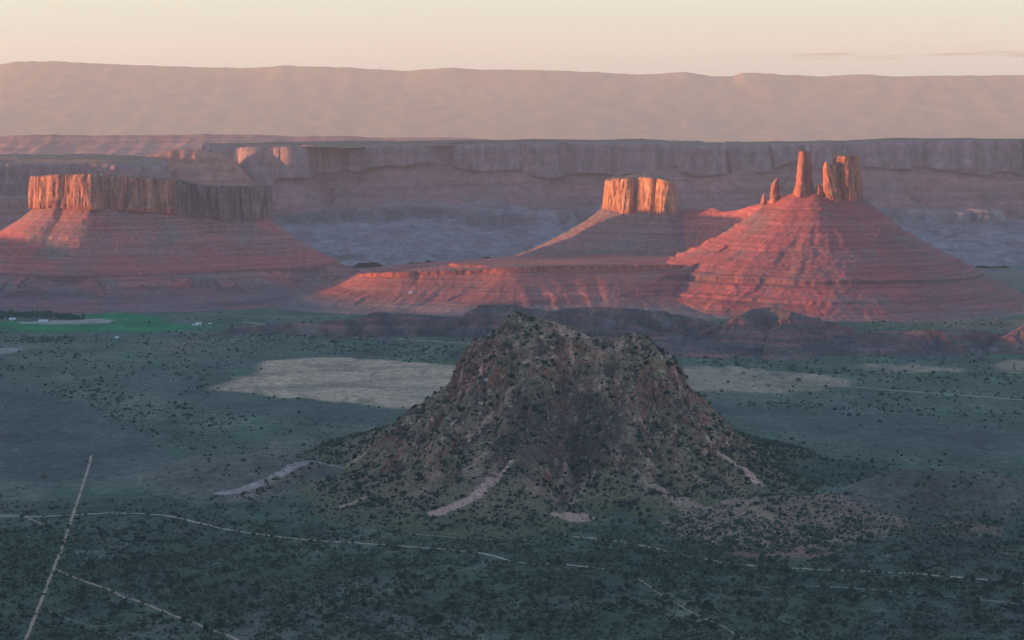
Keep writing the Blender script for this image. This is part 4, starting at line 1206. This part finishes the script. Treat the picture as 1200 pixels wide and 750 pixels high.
kind = rng.uniform(0, 1, len(SX))
SC = np.where((kind < 0.45)[:, None], C(0.024, 0.040, 0.026), np.where((kind < 0.78)[:, None], C(0.048, 0.064, 0.036), C(0.090, 0.100, 0.058)))
SC = SC * rng.uniform(0.7, 1.35, len(SX))[:, None]
SR = SR * np.where(ONHILL, 1.3, 1.0)
SC = SC * np.where(ONHILL, 0.8, 1.0)[:, None]
qx, qy = project(SX, SY, SZ)
vis = (qx > 4) & (qx < 1196) & (qy < 742) & (qy > 560) & ~ONHILL
app = np.where(vis & (SR > 2.2), SR / SY, 0)
pick = np.argsort(-app)[:290]
rest = np.ones(len(SX), bool); rest[pick] = False

M_LEAF = land_mat('juniper_leaf', (0.6, 1.6), 0.4)
M_BARK = flat_mat('bark', (0.11, 0.08, 0.06), 0.3, 2.0)
nearm = rest & ((SY < 3900) | (SR > 2.0)); farm = rest & ~nearm
Vs, Fs, Cs = [], [], []; off = 0
for msk, base, j in ((nearm, ICO1, 0.26), (farm, ICO0, 0.3)):
    V, F, c = blobs(SX[msk], SY[msk], SZ[msk], SR[msk], SR[msk] * rng.uniform(0.62, 0.95, msk.sum()), base, j, SC[msk])
    Vs.append(V); Fs.append(F + off); Cs.append(c); off += len(V)
o = mesh_obj('scrub', np.concatenate(Vs), np.concatenate(Fs), np.concatenate(Cs), M_LEAF)
tag(o, 'countless dark scrub bushes dotting the valley and the slopes of the butte', 'scrub', kind='stuff')
print('shrubs', len(SX))

# boulders and rubble on the butte
n = 16000
bx = rng.uniform(-420, 430, n) + 135 * 0.5; by = rng.uniform(HD - 560, HD + 120, n)
bh = land_z(bx, by)
dens = sstep(30, 160, bh) * np.clip(0.45 + 1.3 * fbm(bx / 45, by / 45, 421, 3), 0.03, 1.3)
kp = (rng.uniform(0, 1.3, n) < dens)
bx, by, bh = bx[kp], by[kp], bh[kp]
br = np.clip(rng.lognormal(math.log(1.45), 0.5, len(bx)), 0.6, 4.6)
bc = np.where((rng.uniform(0, 1, len(bx)) < 0.6)[:, None], C(0.20, 0.125, 0.095), C(0.36, 0.25, 0.195)) * rng.uniform(0.6, 1.2, len(bx))[:, None]
V, F, c = blobs(bx, by, bh - br * 0.4, br, br * 0.95, ICO0, 0.35, bc, 0.1)
o = mesh_obj('rubble', V, F, c, M_HILL, smooth=False)
tag(o, 'angular brown boulders and rubble strewn over the foreground butte', 'rubble', kind='stuff')

def leaf_crown(r, h, n, seed, nl=5, leaf=0.5, base=0.35, cols=((0.026, 0.040, 0.028), (0.045, 0.06, 0.035))):
    """crown of many small leaf-clump faces round several uneven lobes"""
    g = np.random.default_rng(seed)
    L = np.column_stack([g.uniform(-0.5, 0.5, nl) * r, g.uniform(-0.5, 0.5, nl) * r, base * h + g.uniform(0.1, 0.62, nl) * h * (1 - base)])
    lr = g.uniform(0.42, 0.72, nl) * r
    V, F, Cc = [], [], []
    for i in range(n):
        q = g.integers(nl)
        u = g.normal(size=3); u /= np.linalg.norm(u)
        p = L[q] + u * lr[q] * g.uniform(0.55, 1.08) * np.array([1, 1, 0.85])
        p[2] = min(max(p[2], 0.12 * h), h)
        a = g.normal(size=3); a = np.cross(u, a); a /= np.linalg.norm(a) + 1e-9
        b = np.cross(u, a) + 0.5 * g.normal(size=3); b /= np.linalg.norm(b) + 1e-9
        s = leaf * g.uniform(0.6, 1.4)
        k0 = len(V)
        V += [p - a * s, p + b * s * 0.8, p + a * s, p - b * s * 0.8 + u * s * 0.4]
        F.append((k0, k0 + 1, k0 + 2, k0 + 3))
        cc = np.array(cols[0]) + (np.array(cols[1]) - np.array(cols[0])) * g.uniform(0, 1)
        Cc += [cc] * 4
    return np.array(V), np.array(F), np.array(Cc)

def trunk_mesh(r, h, seed, limbs=3):
    g = np.random.default_rng(seed)
    V, F = [], []
    def tube(a, b, r0, r1):
        a, b = np.array(a, float), np.array(b, float)
        d = (b - a) / np.linalg.norm(b - a)
        p = np.cross(d, (0.3, 1, 0.2)); p /= np.linalg.norm(p); q = np.cross(d, p)
        k0 = len(V)
        for c0, rr in ((a, r0), ((a + b) / 2 + g.normal(size=3) * r0 * 0.4, (r0 + r1) / 2), (b, r1)):
            for t in range(6):
                V.append(c0 + (p * math.cos(t * math.pi / 3) + q * math.sin(t * math.pi / 3)) * rr)
        for lv in range(2):
            for t in range(6):
                F.append((k0 + lv * 6 + t, k0 + lv * 6 + (t + 1) % 6, k0 + lv * 6 + 6 + (t + 1) % 6, k0 + lv * 6 + 6 + t))
    tube((0, 0, -0.4), (g.normal() * 0.1 * h, g.normal() * 0.1 * h, h * 0.5), r, r * 0.6)
    for i in range(limbs):
        a = i * 2.1 + g.uniform(0, 1)
        tube((0, 0, h * (0.2 + 0.08 * i)), (math.cos(a) * h * 0.32, math.sin(a) * h * 0.32, h * (0.55 + 0.1 * i)), r * 0.55, r * 0.2)
    return np.array(V), np.array(F)

def plant_proto(name, crown, trunk, part_names=('trunk', 'crown')):
    root = empty(name, (0, 0, 0))
    mesh_obj(part_names[0], trunk[0], trunk[1], None, M_BARK, root)
    mesh_obj(part_names[1], crown[0], crown[1], crown[2], M_LEAF, root, smooth=False)
    return root

def copy_tree(o, parent=None):
    c = o.copy(); COL.objects.link(c)
    if parent is not None: c.parent = parent
    for ch in list(o.children): copy_tree(ch, c)
    return c

jun = []
for i in range(5):
    r = 1.0
    jun.append(plant_proto('juniper', leaf_crown(1.0, 1.75, 190, 500 + i, nl=5 + i % 2, leaf=0.30, base=0.16), trunk_mesh(0.12, 1.5, 520 + i)))
used = set()
for j, i in enumerate(pick):
    v = j % 5
    if v in used: o = copy_tree(jun[v])
    else: o = jun[v]; used.add(v)
    o.location = (SX[i], SY[i], SZ[i] - 0.1)
    o.rotation_euler = (0, 0, rng.uniform(0, 6.28))
    s = SR[i] * 1.1
    o.scale = (s, s, s * rng.uniform(0.85, 1.15))
    tag(o, 'dark green bushy juniper among dense scrub on the near valley floor', 'juniper', 'junipers scattered over the near valley floor')

cot_c = ((0.030, 0.085, 0.040), (0.075, 0.140, 0.055))
cots = [plant_proto('cottonwood_tree', leaf_crown(5.2, 12, 260, 540 + i, nl=7, leaf=1.0, base=0.25, cols=cot_c), trunk_mesh(0.45, 10, 560 + i)) for i in range(3)]
used = set()
def cottonwood(px, py, s, label, group):
    v = int(rng.integers(3))
    x, y = ground_at(np.array([px]), np.array([py])); x, y = float(x[0]), float(y[0])
    if v in used: o = copy_tree(cots[v])
    else: o = cots[v]; used.add(v)
    o.location = (x, y, float(ground_z(np.array([x]), np.array([y]))[0]))
    o.rotation_euler = (0, 0, rng.uniform(0, 6.28)); o.scale = (s * rng.uniform(0.9, 1.3), s * rng.uniform(0.9, 1.2), s)
    tag(o, label, 'tree', group)
for i in range(95):
    px = rng.uniform(-6, 98); py = rng.uniform(368, 374.6) if px < 62 else rng.uniform(371.5, 375.2)
    if 40 < px < 58 and py > 373: py -= 2.5
    cottonwood(px, py, rng.uniform(0.85, 1.5), 'leafy green tree in the thick grove beside the farm field', 'trees in the grove by the green fields')
for i in range(22):
    cottonwood(rng.uniform(26, 73), rng.uniform(398, 402), rng.uniform(0.5, 0.85), 'green tree in the small clump standing in scrub below the green fields', 'trees in the clump below the green fields')
for i in range(9):
    cottonwood(rng.uniform(50, 66), rng.uniform(363, 366), rng.uniform(0.6, 0.9), 'tree in the row behind the grove and its pale shed', 'trees behind the grove')
for i in range(8):
    cottonwood(rng.uniform(116, 135), rng.uniform(363.5, 364.2), rng.uniform(0.4, 0.6), 'small tree in the short row at the far edge of the green field', 'trees at the far edge of the field')
cottonwood(175, 379.5, 0.95, 'dark round tree standing on its own between the two green fields', None)
cottonwood(169, 378.5, 0.7, 'pale leafy tree beside the dark round one between the green fields', None)
for i in range(46):
    px = rng.uniform(492, 632)
    cottonwood(px, np.interp(px, [490, 520, 632], [313.5, 310.5, 307.5]) + rng.uniform(-1.5, 1.0), rng.uniform(0.7, 1.2), 'distant tree in the green riverside strip beyond the red bench', 'trees along the river')
for i in range(40):
    cottonwood(rng.uniform(1125, 1205), rng.uniform(298, 309), rng.uniform(0.8, 1.4), 'distant tree on the green river flat beside the tower butte', 'trees on the river flat')

# ------------------------------------------------------------------ farm buildings and the vehicle
M_WHITE = flat_mat('white_paint', (0.78, 0.77, 0.74), 0.06, 0.4)
M_TIN = flat_mat('tin_roof', (0.62, 0.62, 0.62), 0.08, 0.5, 0.5)
M_TINT = flat_mat('tan_wall', (0.50, 0.40, 0.32), 0.1, 0.4)
M_DARK = flat_mat('dark_opening', (0.03, 0.03, 0.035), 0.1, 1.0, 0.3)

def box(x0, x1, y0, y1, z0, z1):
    V = [(x, y, z) for z in (z0, z1) for y in (y0, y1) for x in (x0, x1)]
    F = [(0, 2, 3, 1), (4, 5, 7, 6), (0, 1, 5, 4), (2, 6, 7, 3), (0, 4, 6, 2), (1, 3, 7, 5)]
    return np.array(V, float), np.array(F)

def join(parts):
    Vs, Fs, o = [], [], 0
    for V, F in parts:
        Vs.append(V); Fs.append(F + o); o += len(V)
    return np.concatenate(Vs), np.concatenate(Fs)

def house(name, px, py, L, W, H, rise, rz, label, cat, wall, roof):
    x, y = ground_at(np.array([px]), np.array([py])); x, y = float(x[0]), float(y[0])
    root = empty(name, (0, 0, 0))
    l, w = L / 2, W / 2
    V = np.array([(-l, -w, -1), (l, -w, -1), (l, w, -1), (-l, w, -1), (-l, -w, H), (l, -w, H), (l, w, H), (-l, w, H), (-l, 0, H + rise), (l, 0, H + rise)])
    F = np.array([(0, 1, 5, 4), (2, 3, 7, 6), (1, 2, 6, 5), (3, 0, 4, 7), (5, 6, 9, 9), (7, 4, 8, 8)])
    me = bpy.data.meshes.new('wall'); me.from_pydata([tuple(v) for v in V], [], [tuple(dict.fromkeys(f)) for f in F.tolist()]); me.materials.append(wall)
    wo = bpy.data.objects.new('wall', me); wo.parent = root; COL.objects.link(wo)
    e = 0.6; th = 0.25; k = rise / w
    sl = []
    for sgn in (-1, 1):
        a = np.array([(-l - e, 0, H + rise + 0.05), (l + e, 0, H + rise + 0.05), (l + e, sgn * (w + e), H - e * k + 0.05), (-l - e, sgn * (w + e), H - e * k + 0.05)])
        b = a + np.array([0, 0, th])
        sl.append((np.vstack([a, b]), np.array([(0, 1, 2, 3), (4, 5, 6, 7), (0, 1, 5, 4), (1, 2, 6, 5), (2, 3, 7, 6), (3, 0, 4, 7)])))
    mesh_obj('roof', *join(sl), None, roof, root, smooth=False)
    mesh_obj('door', *box(-1.1, 1.1, -w - 0.12, -w - 0.02, 0, min(2.4, H * 0.85)), None, M_DARK, root, smooth=False)
    for q in (-0.62, 0.62):
        mesh_obj('window', *box(q * l - 0.9, q * l + 0.9, -w - 0.1, -w - 0.02, H * 0.4, H * 0.75), None, M_DARK, root, smooth=False)
    root.location = (x, y, float(ground_z(np.array([x]), np.array([y]))[0])); root.rotation_euler = (0, 0, R(rz))
    tag(root, label, cat)
house('barn', 2, 373.8, 22, 12, 4.5, 3, 4, 'white barn at the frame edge in front of the leafy grove', 'barn', M_WHITE, M_TIN)
house('house', 14.5, 375.2, 17, 12, 4, 3, -8, 'white gabled farmhouse standing in front of the grove, next to the barn', 'house', M_WHITE, M_TIN)
house('shed', 50.5, 376.8, 25, 9, 3.5, 2, -10, 'long low pale shed alone on the bare strip before the grove', 'shed', M_WHITE, M_TIN)
house('shed', 63.5, 365.2, 18, 10, 4, 2.5, 8, 'pale shed half hidden at the back of the grove', 'shed', M_TINT, M_TIN)
house('house', 232.5, 381.2, 15, 11, 4.5, 3.5, 5, 'bright white farmhouse at the tip of the lower green field', 'house', M_WHITE, M_TIN)
house('shed', 227, 381.4, 9, 7, 3, 1.5, -5, 'small white shed beside the bright white farmhouse', 'shed', M_WHITE, M_TIN)
house('shed', 246, 381.0, 8, 8, 4.5, 2, 15, 'little upright tan outbuilding beyond the bright white farmhouse', 'shed', M_TINT, M_TIN)
house('shed', 97, 373.8, 10, 7, 3, 1.5, 0, 'small pale hut at the end of the grove', 'shed', M_WHITE, M_TIN)
house('shed', 137, 396.6, 9, 7, 3.5, 2, 20, 'lone pale hut on open scrub below the lower green field', 'shed', M_WHITE, M_TIN)

def bench_cabin():
    # the small white cabin under the red bench
    deps = bpy.context.evaluated_depsgraph_get()
    rx, ry, rz = ray(481.0, 343.5)
    d = Vector((float(rx), float(ry), float(rz))).normalized()
    ok, loc, nrm, idx, ob, mw = bpy.context.scene.ray_cast(deps, Vector((0, 0, CAM_Z)), d)
    n0 = set(bpy.data.objects)
    house('cabin', 481, 343, 11, 8, 3.4, 2, 0, 'tiny white cabin alone on the slope of the red bench', 'cabin', M_WHITE, M_TIN)
    new = [o for o in bpy.data.objects if o not in n0 and o.parent is None][0]
    return new, d
cab, cab_d = bench_cabin()

def vehicle():
    x, y = ground_at(np.array([511.5]), np.array([400.6])); x, y = float(x[0]), float(y[0])
    root = empty('delivery_van', (0, 0, 0))
    prof = [(-2.9, 0.55), (2.9, 0.55), (3.0, 1.1), (2.2, 1.35), (1.5, 2.4), (-2.9, 2.5)]
    V = np.array([(a, s * 1.05, b) for s in (-1, 1) for a, b in prof]); n = len(prof)
    me = bpy.data.meshes.new('body')
    me.from_pydata([tuple(v) for v in V], [], [tuple(range(n)), tuple(range(2 * n - 1, n - 1, -1))] + [(i, i + n, (i + 1) % n + n, (i + 1) % n) for i in range(n)])
    me.materials.append(M_WHITE)
    b = bpy.data.objects.new('body', me); b.parent = root; COL.objects.link(b)
    for s in (-1, 1):
        mesh_obj('window', *box(0.2, 1.5, s * 1.06 - 0.02, s * 1.06 + 0.02, 1.5, 2.1), None, M_DARK, root, smooth=False)
        for q in (-1.8, 1.9):
            t = np.linspace(0, 2 * math.pi, 14, endpoint=False)
            Vw = np.concatenate([np.stack([q + 0.42 * np.cos(t), np.full(14, s * 1.0 + e), 0.42 + 0.42 * np.sin(t)], 1) for e in (-0.14, 0.14)])
            mw = bpy.data.meshes.new('wheel')
            mw.from_pydata([tuple(v) for v in Vw], [], [tuple(range(14)), tuple(range(27, 13, -1))] + [(i, (i + 1) % 14, (i + 1) % 14 + 14, i + 14) for i in range(14)])
            mw.materials.append(M_DARK)
            ow = bpy.data.objects.new('wheel', mw); ow.parent = root; COL.objects.link(ow)
    root.location = (x, y, float(ground_z(np.array([x]), np.array([y]))[0]) + 0.5); root.rotation_euler = (0, 0, R(-12))
    tag(root, 'white van on the wide pale dirt road before the low dark ridge', 'van')
vehicle()
bpy.context.view_layer.update()
_ok, _loc, _n, _i, _o, _m = scene.ray_cast(bpy.context.evaluated_depsgraph_get(), Vector((0, 0, CAM_Z)), cab_d)
if _ok: cab.location = _loc

# ------------------------------------------------------------------ haze
def build_haze():
    x0, x1, y0, y1, z0, z1 = -16000, 16000, -3600, 53000, -660, 1190
    V = [(x, y, z) for z in (z0, z1) for y in (y0, y1) for x in (x0, x1)]
    F = [(0, 2, 3, 1), (4, 5, 7, 6), (0, 1, 5, 4), (2, 6, 7, 3), (0, 4, 6, 2), (1, 3, 7, 5)]
    m = bpy.data.materials.new('haze'); m.use_nodes = True
    t = m.node_tree; t.nodes.clear()
    out = t.nodes.new('ShaderNodeOutputMaterial'); pv = t.nodes.new('ShaderNodeVolumePrincipled')
    pv.inputs['Density'].default_value = HAZE_DENSITY
    pv.inputs['Color'].default_value = HAZE_COLOR + (1,)
    pv.inputs['Anisotropy'].default_value = 0.2
    t.links.new(pv.outputs[0], out.inputs['Volume'])
    o = mesh_obj('haze', V, F, None, m, smooth=False)
    tag(o, 'thin evening haze filling the valley air', 'haze', kind='stuff')
build_haze()
